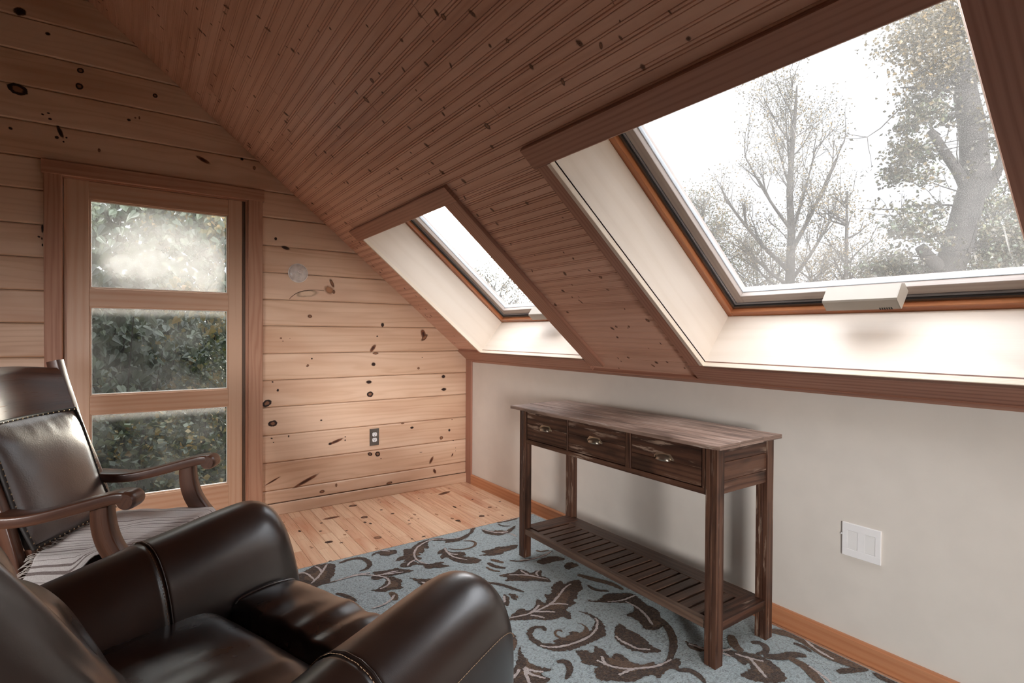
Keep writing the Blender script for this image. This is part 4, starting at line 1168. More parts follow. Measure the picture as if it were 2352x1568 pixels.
# ------------------------------------------------------------------ console table
def console():
    random.seed(31)
    root = tag(empty('console_table', (1.83, 1.70, RUGZ)), 'distressed dark wood console table with three drawers against the white knee wall', 'table')
    z0 = RUGZ + .0006
    zt = .787
    def add(t, nm, sm=None):
        return pl(t.build(nm, smooth=sm), root)
    LX = ((1.645, 1.688), (1.965, 2.008))
    LY = ((1.113, 1.158), (2.241, 2.286))
    for xa, xb in LX:
        for ya, yb in LY:
            t = MB()
            w, h = xb - xa, yb - ya
            g = .0022
            prof = [(0, 0), (w, 0), (w, h)] + [(0, h)] + [(0, h * .66), (g, h * .64), (g, h * .60), (0, h * .58), (0, h * .42), (g * .7, h * .40), (g * .7, h * .37), (0, h * .35)]
            t.extrude([(p[0], p[1]) for p in prof], (xa, ya, z0), Z, X, Y, zt - z0, 'table_wood', random.uniform(.3, .7))
            add(t, 'leg')
    # tabletop of three planks with a worn wavy edge
    xs = [1.608, 1.735, 1.885, 2.016]
    t = MB()
    ya, yb = 1.084, 2.322
    n = 60
    for i in range(3):
        tn = (.25, .55, .5)[i]
        uo = random.uniform(0, 9)
        P = []
        for k in range(n + 1):
            f = k / n
            y = ya + (yb - ya) * f
            def wav(a):
                return .0025 * mnoise.noise(Vector((y * 9, a, 0))) + .0035 * mnoise.noise(Vector((y * 3, a + 5, 0)))
            a = xs[i] + (wav(1) if i == 0 else .0006)
            b = xs[i + 1] + (wav(3) if i == 2 else -.0006)
            if i == 0 and k < 3:
                a += .012 * (1 - k / 3) ** 2
            yy = y + (.004 * mnoise.noise(Vector((i * 3.3, 7, 0))) if k in (0, n) else 0)
            zz = zt + .0016 + (.0012 if i == 1 else 0) + .0008 * mnoise.noise(Vector((y * 4, i, 3)))
            th = .0145
            P.append([Vector((a, yy, zt)), Vector((b, yy, zt)), Vector((b, yy, zz + th - .002)), Vector((b - .002, yy, zz + th)), Vector((a + .003, yy, zz + th)), Vector((a, yy, zz + th - .003))])
        per = [0, .13, .145, .148, .27, .273, .29]
        t.grid(P, 'table_top', True, tn, lambda i_, j_: (uo + (yb - ya) * i_ / n, per[j_]), True)
    add(t, 'tabletop', 25)
    # frame round the drawers
    zb = .612
    for nm, lo, hi, g in (('drawer_rail', (1.650, 1.158, zb), (1.668, 2.241, .634), 'y'), ('drawer_rail', (1.650, 1.158, .7835), (1.668, 2.241, zt), 'y'),
                          ('drawer_post', (1.650, 1.158, .634), (1.668, 1.178, .7835), 'z'), ('drawer_post', (1.650, 1.5165, .634), (1.668, 1.5455, .7835), 'z'),
                          ('drawer_post', (1.650, 1.911, .634), (1.668, 1.917, .7835), 'z'), ('drawer_post', (1.650, 2.2355, .634), (1.668, 2.241, .7835), 'z')):
        t = MB()
        t.box(lo, hi, 'table_wood', g, .0008, random.uniform(.3, .7))
        add(t, nm)
    t = MB()
    t.box((1.975, 1.158, zb), (1.992, 2.241, zt), 'table_wood', 'y', .001, .4)
    add(t, 'back_board')
    for yy in (1.119, 2.262):
        t = MB()
        for k, (a, b) in enumerate(((zb + .006, zb + .052), (zb + .053, zb + .118), (zb + .119, zt))):
            t.box((1.686, yy, a), (1.967, yy + .017, b), 'table_wood', 'x', .0015, random.uniform(.25, .6))
        add(t, 'side_board')
    t = MB()
    t.box((1.668, 1.158, zb), (1.975, 2.241, zb + .008), 'table_wood', 'y')
    add(t, 'drawer_floor')
    # three drawers with cup pulls
    for y0, y1, out in ((1.180, 1.5145, 0), (1.5475, 1.909, .0), (1.919, 2.2335, 0)):
        t = MB()
        hh = (.6365, .700, .7805) if y0 < 1.3 else (.6365, .716, .7805)
        for a, b in zip(hh, hh[1:]):
            t.box((1.6535 + out, y0 + .0015, a), (1.669, y1 - .0015, b - .0004), 'table_wood', 'y', .0012, random.uniform(.35, .85))
        t.box((1.669, y0 + .004, .640), (1.93, y1 - .004, .765), 'slat_wood', 'x')
        d = add(t, 'drawer')
        cy, cz = (y0 + y1) / 2 + .002, .708
        t = MB()
        w, h = .047, .0185
        oct_ = [(-w, -h * .25), (-w * .62, -h * .25), (-w * .5, -h * .2), (w * .5, -h * .2), (w * .62, -h * .25), (w, -h * .25), (w, h * .15), (w * .66, h), (-w * .66, h), (-w, h * .15)]
        t.extrude(oct_, (1.6535, cy, cz), -X, Y, Z, .0022, 'pull_metal', .5)
        P = []
        for i in range(13):
            a = PI * i / 12
            row = []
            for j in range(9):
                e = (PI * .5) * j / 8 * 1.12
                row.append(Vector((1.6515 - .0225 * math.sin(a) ** .8 * max(0, math.cos(e - .12)) , cy - .034 * math.cos(a) * (1 - .10 * math.sin(e)), cz - .008 + .0215 * math.sin(e) * (math.sin(a) ** .55))))
            P.append(row)
        t.grid(P, 'pull_metal', False)
        for sy in (-.041, .041):
            t.extrude([(.0034 * math.cos(2 * PI * i / 10), .0034 * math.sin(2 * PI * i / 10)) for i in range(10)], (1.652, cy + sy, cz - .0005), -X, Y, Z, .0026, 'pull_metal')
        pu = t.build('cup_pull', smooth=50)
        pl(pu, root)
        pu.parent = d
        pu.matrix_parent_inverse = Matrix.Identity(4)
        md = pu.modifiers.new('thick', 'SOLIDIFY')
        md.thickness = .0012
    # slatted shelf
    zs0, zs1 = .134, .163
    for lo, hi in (((1.650, 1.158, zs0), (1.681, 2.241, zs1)), ((1.897, 1.158, zs0), (1.990, 2.241, zs1))):
        t = MB()
        t.box(lo, hi, 'slat_wood' if lo[0] > 1.7 else 'grey_wood', 'y', .002, .5)
        add(t, 'shelf_rail')
    for a, b in ((1.116, 1.195), (2.182, 2.282)):
        t = MB()
        t.box((1.6885, a, zs0 - .002), (1.9645, b, zs1 + .0018), 'table_wood', 'x', .003, .5)
        add(t, 'shelf_end')
    g = 1.2055
    for k in range(19):
        t = MB()
        t.box((1.681, g + .0515 * k, zs0 + .006), (1.897, g + .0515 * k + .0405, zs1 - .0012), 'slat_wood', 'x', .0016, random.uniform(.25, .75))
        add(t, 'shelf_slat')
console()

# ------------------------------------------------------------------ recliner (local x forward, y to its left)
def rotz(v, a):
    return Vector((v[0] * math.cos(a) - v[1] * math.sin(a), v[0] * math.sin(a) + v[1] * math.cos(a), v[2]))
RA = math.radians(20)
RF0, RL0 = .55, 1.14
def recliner():
    random.seed(3)
    root = tag(empty('recliner', rotz((RF0, RL0, RUGZ + .0034), RA), RA), 'dark brown leather recliner with rolled arms in the foreground', 'armchair')
    def L(f, l, z):
        return Vector((f - RF0, l - RL0, z - RUGZ))
    def add(t, nm, sm=60, sub=0, par=None):
        o = t.build(nm, smooth=sm)
        o.parent = par or root
        if sub:
            md = o.modifiers.new('s', 'SUBSURF')
            md.levels = md.render_levels = sub
        return o
    def crest(f):
        return CREST0 + CREST1 * (f - .36) - .010 * max(0, (f - .72) / .2) ** 2
    F1 = FARM
    def arm(lc, sgn):
        """sgn +1: left arm (outer side at +l)"""
        W = .108
        st = [.02, .08, .15, .22, .29, .36, .43, .50, .55, .558, .562, .57, .578, .582, .59, .64, .70, .76, .81, .85, .88, .905, .925, .94, .95, .955]
        def section(f, grow=0.):
            k = max(0, (f - (F1 - .105)) / .105)
            sh = math.sqrt(max(0, 1 - min(1, k) ** 2.3)) if k > 0 else 1
            ww = (W + .006 * math.sin((f - .2) * 4)) * (.58 + .42 * sh) + grow
            top = crest(f) - (1 - sh) * .115 + grow
            zb = .09
            pts = []
            n = 26
            for j in range(n):
                q = j / (n - 1)
                if q < .26:
                    r = q / .26
                    pts.append((-ww * (.93 + .06 * r), zb + (top - .135 - zb) * r))
                elif q > .74:
                    r = (1 - q) / .26
                    pts.append((ww * (.93 + .06 * r), zb + (top - .135 - zb) * r))
                else:
                    a = PI * (1 - (q - .26) / .48)
                    ex = .86
                    cx = math.copysign(abs(math.cos(a)) ** ex, math.cos(a))
                    pts.append((ww * .995 * cx, top - .135 + .135 * abs(math.sin(a)) ** .92))
            out = []
            for x_, z_ in pts:
                if x_ < 0:
                    x_ -= (.055 * min(1, max(0, (top - z_) / (top - .44))) ** 1.3) * min(1, -x_ / (ww * .8))
                out.append((x_, z_))
            return out
        P = []
        sts = [x for x in st if x < F1] + [F1 - .004, F1]
        for f in sts:
            dip = -.0045 if abs(f - .57) < .004 else 0.
            puff = .0022 * math.exp(-((f - .57) / .03) ** 2)
            P.append([L(f, lc + sgn * q[0], q[1]) for q in section(f, dip + puff)])
        # blend to the front panel
        c = section(F1)
        P.append([L(F1 + .008, lc + sgn * q[0] * .9, .09 + (q[1] - .09) * .985) for q in c])
        P.append([L(F1 + .012, lc + sgn * q[0] * .6, .09 + (q[1] - .09) * .93) for q in c])
        P.append([L(F1 + .013, lc + sgn * q[0] * .05, .09 + (q[1] - .09) * .6) for q in c])
        t = MB()
        t.grid(P, 'leather', False)
        a = add(t, 'arm', 80, 1)
        t = MB()
        sec = section(.575, .0016)
        t.tube([L(.575, lc + sgn * q[0], q[1]) for q in sec], .0022, 'leather', 8)
        add(t, 'seam', 60, 0, a)
        t = MB()
        for k in range(len(sec) - 1):
            p, q = Vector(sec[k]), Vector(sec[k + 1])
            nn = max(1, int((q - p).length / .0075))
            for i in range(nn):
                u, v = p.lerp(q, (i + .15) / nn), p.lerp(q, (i + .8) / nn)
                t.tube([L(.5655, lc + sgn * (u[0] * 1.004), u[1] + .0014), L(.5655, lc + sgn * (v[0] * 1.004), v[1] + .0014)], .0007, 'thread', 4)
        add(t, 'stitching', 60, 0, a)
        # stitched line along the outer flank
        t = MB()
        pts = []
        for i in range(60):
            f = .06 + (F1 - .02 - .06) * i / 59
            c = section(f, .0008)
            j = 17
            A, B = c[j], c[j + 1]
            pts.append(L(f, lc + sgn * (A[0] * .4 + B[0] * .6), A[1] * .4 + B[1] * .6))
        for p, q in zip(pts, pts[1:]):
            for k in range(2):
                t.tube([p.lerp(q, k / 2 + .06), p.lerp(q, k / 2 + .40)], .0006, 'thread', 4)
        add(t, 'flank_stitching', 60, 0, a)
        return a
    arm(LCL, 1)
    arm(LCR, -1)
    # seat cushion and front pad
    i0, i1 = LCR + .045, LCL - .045
    def pad(f0, f1, zt, drop0, drop1, crown, wr, nm, seed):
        P = []
        nu, nv = 44, 40
        for i in range(nu + 1):
            u = i / nu
            row = []
            for j in range(nv + 1):
                v = j / nv
                f = f0 + (f1 - f0) * u
                l = i0 + (i1 - i0) * v
                e0 = 1 - (1 - min(1, u / .16)) ** 2.2
                e1 = 1 - (1 - min(1, (1 - u) / .22)) ** 2.2
                z = zt + crown * (math.sin(PI * v) ** .7) * math.sin(PI * min(1, max(0, u * .9 + .05))) - drop0 * (1 - e0) - drop1 * (1 - e1)
                z += .018 * (abs(2 * v - 1) ** 4) * .0
                fold = mnoise.noise(Vector((f * 4.2 + seed, l * 17 + .35 * math.sin(f * 9), seed)))
                env = math.exp(-((v - .36) / .24) ** 2)
                ed = max(0, 1 - abs(2 * v - 1) ** 2.2)
                z += wr * fold * (.25 + env) * e0 * e1 * ed
                z += .004 * ed * mnoise.noise(Vector((f * 9, l * 7, seed + 4)))
                row.append(L(f + .012 * math.sin(PI * v) * (1 if u > .5 else 0) * u, l, z))
            P.append(row)
        t = MB()
        t.grid(P, 'leather_seat', False)
        return add(t, nm, 80, 1)
    seat = pad(.30, .712, .470, .02, .055, .022, .006, 'seat_cushion', 1.)
    front = pad(.700, FSEAT, .468, .060, .085, .030, .013, 'front_pad', 5.)
    t = MB()
    pts = [L(.742, i0 + (i1 - i0) * v, .468 + .030 * math.sin(PI * v) ** .7 * .35 - .006) for v in [k / 24 for k in range(25)]]
    t.tube(pts, .0042, 'leather_seat', 8)
    add(t, 'piping', 60, 0, front)
    t = MB()
    pts = []
    for k in range(25):
        u = .10 + .74 * k / 24
        e0 = 1 - (1 - min(1, u / .16)) ** 2.2
        e1 = 1 - (1 - min(1, (1 - u) / .22)) ** 2.2
        v = .845 - .03 * u
        pts.append(L(.700 + (FSEAT - .700) * u, i0 + (i1 - i0) * v, .470 + .030 * (math.sin(PI * v) ** .7) * math.sin(PI * min(1, u * .9 + .05)) - .060 * (1 - e0) - .085 * (1 - e1)))
    t.tube(pts, .0036, 'leather_seat', 8)
    add(t, 'gusset_piping', 60, 0, front)
    t = MB()
    P = []
    for i in range(9):
        z = .41 - .33 * i / 8
        P.append([L(FSEAT - .028 + .012 * math.sin(PI * i / 8), i0 + (i1 - i0) * j / 12, z) for j in range(13)])
    t.grid(P, 'leather', False)
    t.box(L(.05, i0 + .002, .07), L(.86, i1 - .002, .36), 'leather')
    add(t, 'footrest_panel', 60)
    # back: lower pillow, wing roll and headrest leaning rearward
    b0, b1 = LCR + .09, LCL - .105
    def back_pt(v, h, out):
        l = b0 + (b1 - b0) * v
        f = .245 - .56 * (h - .53)
        return L(f + out * .91, l, h + out * .40)
    def pillow(v0, v1, h0, h1, thick, nm, seed, wr, ez=.35, lean=0):
        P = []
        nu, nv = 34, 30
        for i in range(nu + 1):
            u = i / nu
            row = []
            for j in range(nv + 1):
                w = j / nv
                e = (1 - abs(2 * u - 1) ** 3.2) ** ez * (1 - abs(2 * w - 1) ** 3.2) ** ez if 0 < u < 1 and 0 < w < 1 else 0
                o = thick * e
                h = h0 + (h1 - h0) * u
                v = v0 + (v1 - v0) * w
                o += wr * e * mnoise.noise(Vector((h * 5 + w * 4, v * 6 - h * 5, seed)))
                row.append(back_pt(v, h, o + .02))
            P.append(row)
        t = MB()
        t.grid(P, 'leather_seat' if nm != 'wing_roll' else 'leather', False)
        return add(t, nm, 80, 1)
    pillow(.02, .86, .40, .80, .110, 'back_pillow', 2., .035)
    pillow(.84, 1.04, .47, 1.02, .092, 'wing_roll', 6., .01, .45)
    pillow(-.04, .18, .43, 1.02, .098, 'wing_roll', 7., .01, .45)
    pillow(.04, .97, .73, 1.02, .10, 'headrest', 9., .03)
    t = MB()
    P = []
    for hh, o in ((.30, -.10), (.46, .03), (1.02, .03), (1.04, 0), (1.02, -.12), (.30, -.16)):
        P.append([back_pt(v, hh, o) for v in (-.03, .0, .25, .5, .75, 1.0, 1.03)])
    P.append(P[0])
    t.grid(P, 'leather', False)
    add(t, 'backrest', 40)
    t = MB()
    t.tube([back_pt(1.042, .45 + .56 * i / 20, .020) for i in range(21)], .0045, 'rubber', 6)
    add(t, 'zip', 60)
    for sf in (.1, .82):
        for sl in (i0 - .06, i1 + .06):
            t = MB()
            t.extrude([(.028 * math.cos(2 * PI * i / 16), .028 * math.sin(2 * PI * i / 16)) for i in range(16)], L(sf, sl, RUGZ + .0006), Z, X, Y, .085, 'rubber')
            add(t, 'foot', 40)
recliner()

# ------------------------------------------------------------------ rocking chair (local x forward, y to its left)
KA = math.radians(-28)
KF0, KL0 = -1.18, 2.12
def rocker():
    random.seed(17)
    root = tag(empty('rocking_chair', rotz((KF0, KL0, 0), KA), KA), 'antique wooden rocking chair with nailed brown leather back beside the door', 'chair')
    def L(f, l, z):
        return Vector((f - KF0, l - KL0, z))
    def add(t, nm, sm=45, par=None):
        o = t.build(nm, smooth=sm)
        o.parent = par or root
        return o
    # rear posts
    path = [(-1.565, 1.062), (-1.545, .98), (-1.527, .925), (-1.487, .785), (-1.426, .630), (-1.39, .507), (-1.365, .40), (-1.36, .30), (-1.375, .19), (-1.40, .105)]
    for l in (1.885, 2.352):
        t = MB()
        pts = [L(f, l, z) for f, z in smooth_path(path, 2)]
        t.sweep(pts, rrect(.040, .046, .007, 3), 'rock_wood', .45, (0, 1, 0), lambda q: 1.0)
        add(t, 'rear_post')
    # top rail
    t = MB()
    P = []
    for i in range(17):
        v = i / 16
        l = 1.902 + (2.336 - 1.902) * v
        bow = -.030 * math.sin(PI * v)
        zt_ = 1.034 + .018 * math.sin(PI * v)
        row = []
        for z, d in ((.872, .010), (.90, .011), (zt_ - .05, .008), (zt_ - .006, .008), (zt_, .004), (zt_, -.006), (zt_ - .006, -.010), (.95, -.010), (.872, -.010)):
            f = -1.503 - .32 * (z - .90) + bow
            row.append(L(f + d, l, z))
        P.append(row)
    pr_ = [0, .03, .10, .15, .156, .166, .172, .24, .32, .34]
    t.grid(P, 'rock_wood', True, .35, lambda i, j: (.47 * i / 16, pr_[j]), True)
    add(t, 'top_rail', 40)
    # padded leather back
    def bf(z):
        return -1.503 - .38 * (z - .90) if z > .80 else -1.465 + .30 * (.80 - z) + .35 * max(0, .62 - z) ** 1.5
    t = MB()
    P = []
    za, zb = .470, .876
    for i in range(31):
        u = i / 30
        z = za + (zb - za) * u
        row = []
        for j in range(31):
            v = j / 30
            l = 1.903 + (2.334 - 1.903) * v
            e = (1 - abs(2 * u - 1) ** 3.4) ** .6 * (1 - abs(2 * v - 1) ** 2.4) ** .75
            o = .050 * e + .002 * mnoise.noise(Vector((u * 5, v * 4, 2)))
            if u > .86:
                o += .004 * mnoise.noise(Vector((v * 26, u * 3, 1))) * e
            row.append(L(bf(z) + .010 + o - .022 * math.sin(PI * v) * u, l, z))
        P.append(row)
    t.grid(P, 'leather_old', False)
    back = add(t, 'back_panel', 80)
    t = MB()
    P = [[L(bf(z) - .012 - .022 * math.sin(PI * v) * (z - za) / (zb - za), 1.903 + .431 * v, z) for v in (0, .25, .5, .75, 1)] for z in [za + (zb - za) * k / 8 for k in range(9)]]
    t.grid(P, 'leather_old', False)
    add(t, 'back_lining', 60, back)
    # nail trim band and nails
    def edge_pt(k, n):
        q = k / n
        return q
    band, nails = MB(), MB()
    rim = [(za + (zb - za) * i / 40, 2.330) for i in range(41)] + [(zb - .004, 2.330 - .424 * i / 36) for i in range(37)] + [(zb - (zb - za) * i / 40, 1.907) for i in range(41)] + [(za + .004, 1.907 + .424 * i / 36) for i in range(37)]
    def rp(z, l, o):
        v = (l - 1.903) / .431
        u = (z - za) / (zb - za)
        return L(bf(z) + .012 + o - .022 * math.sin(PI * v) * u, l, z)
    pts = [rp(z, l, .002) for z, l in rim]
    band.tube(pts + [pts[0]], .0075, 'rubber', 8)
    add(band, 'trim_band', 60, back)
    for k in range(0, len(pts), 2):
        z, l = rim[k]
        c = rp(z, l, .0095)
        P = []
        for a in (0, .45, .9, 1.35):
            P.append([c + Vector((.0028 * math.cos(a), .0032 * math.sin(a) * math.cos(b), .0032 * math.sin(a) * math.sin(b))) for b in [2 * PI * q / 8 for q in range(8)]])
        nails.grid(P, 'brass', True)
    add(nails, 'nail_heads', 60, back)
    # lower back rail
    t = MB()
    P = []
    for i in range(9):
        v = i / 8
        P.append([L(bf(.46) + d - .01, 1.905 + .427 * v, z) for z, d in ((.405, .012), (.470, .012), (.470, -.010), (.405, -.010))])
    t.grid(P, 'rock_wood', True, .5, lambda i, j: (.43 * i / 8, [0, .065, .087, .15, .172][j]), True)
    add(t, 'lower_rail', 40)
    # arms
    arm_top = [(-1.425, .612), (-1.36, .606), (-1.29, .603), (-1.21, .618), (-1.12, .642), (-1.04, .664), (-1.005, .671), (-.978, .666), (-.972, .660)]
    for l in (1.862, 2.376):
        sgn = 1 if l > 2 else -1
        df = 0 if l > 2 else -.03
        t = MB()
        path = smooth_path(arm_top, 2)
        pts = [L(f + df, l, z - .018) for f, z in path]
        n = len(pts)
        def sc(q):
            wide = .80 + .42 * math.exp(-((q - .10) / .16) ** 2) + .12 * math.exp(-((q - .70) / .2) ** 2)
            thick = 1. if q < .9 else .8
            return (wide, thick)
        t.sweep(pts, rrect(.082, .036, .007, 3), 'rock_wood', .5 if sgn > 0 else .3, (0, 1, 0), sc)
        # scroll core at the front
        t.sweep([L(-.986 + df, l - .037 + .074 * k / 10, .641) for k in range(11)], [(.030 * math.cos(2 * PI * i / 24), .030 * math.sin(2 * PI * i / 24)) for i in range(24)], 'rock_wood', .4, (1, 0, 0), lambda q: .80 + .20 * (1 - abs(2 * q - 1) ** 6))
        add(t, 'armrest', 50)
        t = MB()
        sp = smooth_path([(-1.072, .628), (-1.072, .585), (-1.066, .54), (-1.050, .49), (-1.018, .44), (-.982, .40), (-.962, .36)], 2)
        t.sweep([L(f + df, l + sgn * -.004, z) for f, z in sp], rrect(.046, .052, .005, 2), 'rock_wood', .4, (0, 1, 0), lambda q: (1, 1.0 + .25 * (1 - q) * 0 + .28 * math.sin(PI * min(1, q * 1.1)) * .6))
        add(t, 'arm_support', 50)
    # seat frame and upholstered seat
    for lo, hi, g in (((-1.385, 1.885, .335), (-.955, 1.912, .395), 'x'), ((-1.385, 2.328, .335), (-.955, 2.355, .395), 'x'), ((-.985, 1.885, .335), (-.955, 2.355, .395), 'y'), ((-1.392, 1.885, .335), (-1.365, 2.355, .395), 'y')):
        t = MB()
        t.box(L(*lo), L(*hi), 'rock_wood', g, .003)
        add(t, 'seat_rail', None)
    t = MB()
    P = []
    for i in range(21):
        u = i / 20
        row = []
        for j in range(21):
            v = j / 20
            e = (1 - abs(2 * u - 1) ** 6) ** .5 * (1 - abs(2 * v - 1) ** 6) ** .5
            row.append(L(-1.375 + .425 * u, 1.872 + .496 * v, .385 + .050 * e))
        P.append(row)
    t.grid(P, 'leather_old', False)
    add(t, 'seat', 80)
    # front legs, rockers, stretchers
    for l in (1.90, 2.34):
        t = MB()
        t.sweep([L(-.975, l, .36), L(-.972, l, .25), L(-.965, l, .13), L(-.96, l, .075)], rrect(.036, .036, .006, 3), 'rock_wood', .5, (0, 1, 0))
        add(t, 'front_leg', 50)
        t = MB()
        pts = []
        for i in range(25):
            f = -1.62 + .90 * i / 24
            pts.append(L(f, l - (.004 if l > 2 else -.004), .0375 + .30 * (f + 1.14) ** 2))
        t.sweep(pts, rrect(.030, .044, .006, 3), 'rock_wood', .5, (0, 1, 0))
        add(t, 'rocker', 50)
    for f, z in ((-.968, .20), (-1.372, .20)):
        t = MB()
        t.tube([L(f, 1.90, z), L(f, 2.34, z)], .011, 'rock_wood', 10)
        add(t, 'stretcher', 60)
rocker()

def throw_blanket():
    random.seed(6)
    root = tag(empty('throw_blanket', rotz((KF0, KL0, .44), KA), KA), 'grey and cream striped throw with fringe laid over the rocking chair seat', 'blanket')
    def L(f, l, z):
        return Vector((f - KF0, l - KL0, z - .44))
    f0, f1, l0, l1 = -1.312, -.905, 1.80, 2.44
    nu, nv = 60, 64
    def zz(f, l):
        z = .4475
        z += .010 * (1 - abs(2 * (l - 1.87) / .5 - 1) ** 4 if 1.87 < l < 2.37 else 0)
        z += .0055 * mnoise.noise(Vector((f * 7, l * 9, 1))) + .004 * mnoise.noise(Vector((f * 16, l * 12, 6)))
        if l < 1.88:
            z -= .75 * (1.88 - l)
        if l > 2.37:
            z -= .6 * (l - 2.37)
        if f > -.965:
            z -= 1.5 * (f + .965) ** 1.0 * (.5 + min(1, (f + .965) / .03) * .5)
        return z
    P = []
    for i in range(nu + 1):
        row = []
        for j in range(nv + 1):
            f = f0 + (f1 - f0) * i / nu + .010 * math.sin(j * .31) * (1 if i == 0 else .5)
            q_ = min(1, max(0, (f + 1.19) / .07))
            q_ = q_ * q_ * (3 - 2 * q_)
            la, lb = l0 + (1.899 - l0) * q_, 2.343
            l = la + (lb - la) * j / nv
            sk = .12 * (l - l0)          # the cloth lies a little askew
            f2 = f - sk * .35
            row.append(L(max(f2, -1.372) if f2 > -1.41 else f2 + .03, l, zz(f2, l)))
        P.append(row)
    t = MB()
    t.grid(P, 'throw', False, .5, lambda i, j: ((f1 - f0) * i / nu, (l1 - l0) * j / nv))
    o = t.build('cloth', smooth=80)
    o.parent = root
    md = o.modifiers.new('thick', 'SOLIDIFY')
    md.thickness = .005
    md.offset = 1
    t = MB()
    for j in range(0, nv * 2):
        v = j / (nv * 2)
        if v > .75:
            continue
        k = v * nv
        a = P[0][int(k)].lerp(P[0][min(nv, int(k) + 1)], k % 1)
        ln = random.uniform(.022, .036)
        d = Vector((-1, random.uniform(-.5, .5), random.uniform(-.2, .5)))
        if v < .22:
            d = Vector((-.75, -.6 + random.uniform(-.5, .3), random.uniform(-.6, .35)))
        pts = [a + Vector((0, 0, .003)), a + d * ln * .4 + Vector((0, 0, .004)), a + d * ln * .8 + Vector((random.uniform(-.004, .004), random.uniform(-.005, .005), -.001)), a + d * ln + Vector((0, 0, -.006))]
        t.tube(smooth_path([tuple(p) for p in pts], 1), .0013, 'fringe', 5)
    fr = t.build('fringe', smooth=60)
    fr.parent = root
throw_blanket()
# ------------------------------------------------------------------ outside: trees above the roof line, shrubs behind the door
def bough(t, p0, d, ln, r, depth, tips, rnd, m, spread=.5, upb=.15, seg=4):
    pts, q, dd = [p0], p0.copy(), d.normalized()
    for i in range(seg):
        dd = (dd + Vector((rnd.gauss(0, .13), rnd.gauss(0, .13), rnd.gauss(0, .10) + upb * .3))).normalized()
        q = q + dd * (ln / seg)
        pts.append(q.copy())
    t.tube(pts, r, m, 6 if r > .02 else 4, .5, lambda k: 1 - .55 * k)
    if depth == 0:
        tips.append((pts[-1], dd))
        tips.append((pts[-2], dd))
        return
    for i in range(rnd.randint(2, 4)):
        k = rnd.randint(1, seg)
        a = Vector((rnd.gauss(0, 1), rnd.gauss(0, 1), rnd.gauss(0, .8) + upb))
        nd = (dd + a.normalized() * spread * rnd.uniform(.8, 1.5)).normalized()
        bough(t, pts[k], nd, ln * rnd.uniform(.5, .75), r * .48, depth - 1, tips, rnd, m, spread, upb, seg)
def leaf(t, c, size, rnd, m, fold=.25, flat=0.):
    d = Vector((rnd.gauss(0, 1), rnd.gauss(0, 1), rnd.gauss(-.3, .8))).normalized()
    s = d.cross(Vector((rnd.gauss(0, 1), rnd.gauss(0, 1), rnd.gauss(0, 1)))).normalized()
    n = d.cross(s)
    w = size * rnd.uniform(.32, .45)
    v = [c, c + d * size * .45 + s * w + n * size * fold * .4, c + d * size, c + d * size * .45 - s * w + n * size * fold * .4]
    t.mesh(v, [[0, 1, 2], [0, 2, 3]], None, m, rnd.random())
def heart(t, c, size, rnd, m, face):
    d = (Vector((rnd.gauss(0, .7), rnd.gauss(0, .35), -1)) + face * rnd.uniform(-.1, .6)).normalized()
    nn = (face + Vector((rnd.gauss(0, .45), rnd.gauss(0, .45), rnd.gauss(.35, .45)))).normalized()
    s = d.cross(nn).normalized()
    n = s.cross(d)
    k = size
    o = [(0, 0), (.16, -.14), (.36, -.10), (.46, .12), (.38, .42), (.18, .78), (0, 1.05)]
    v = [c + d * y * k + s * x * k - n * abs(x) * k * .35 - n * y * y * k * .15 for x, y in o]
    v += [c + d * y * k - s * x * k - n * abs(x) * k * .35 - n * y * y * k * .15 for x, y in o[1:6]]
    t.mesh(v, [[0, 1, 2, 3, 4, 5, 6], [0, 6, 11, 10, 9, 8, 7]], None, m, rnd.random())

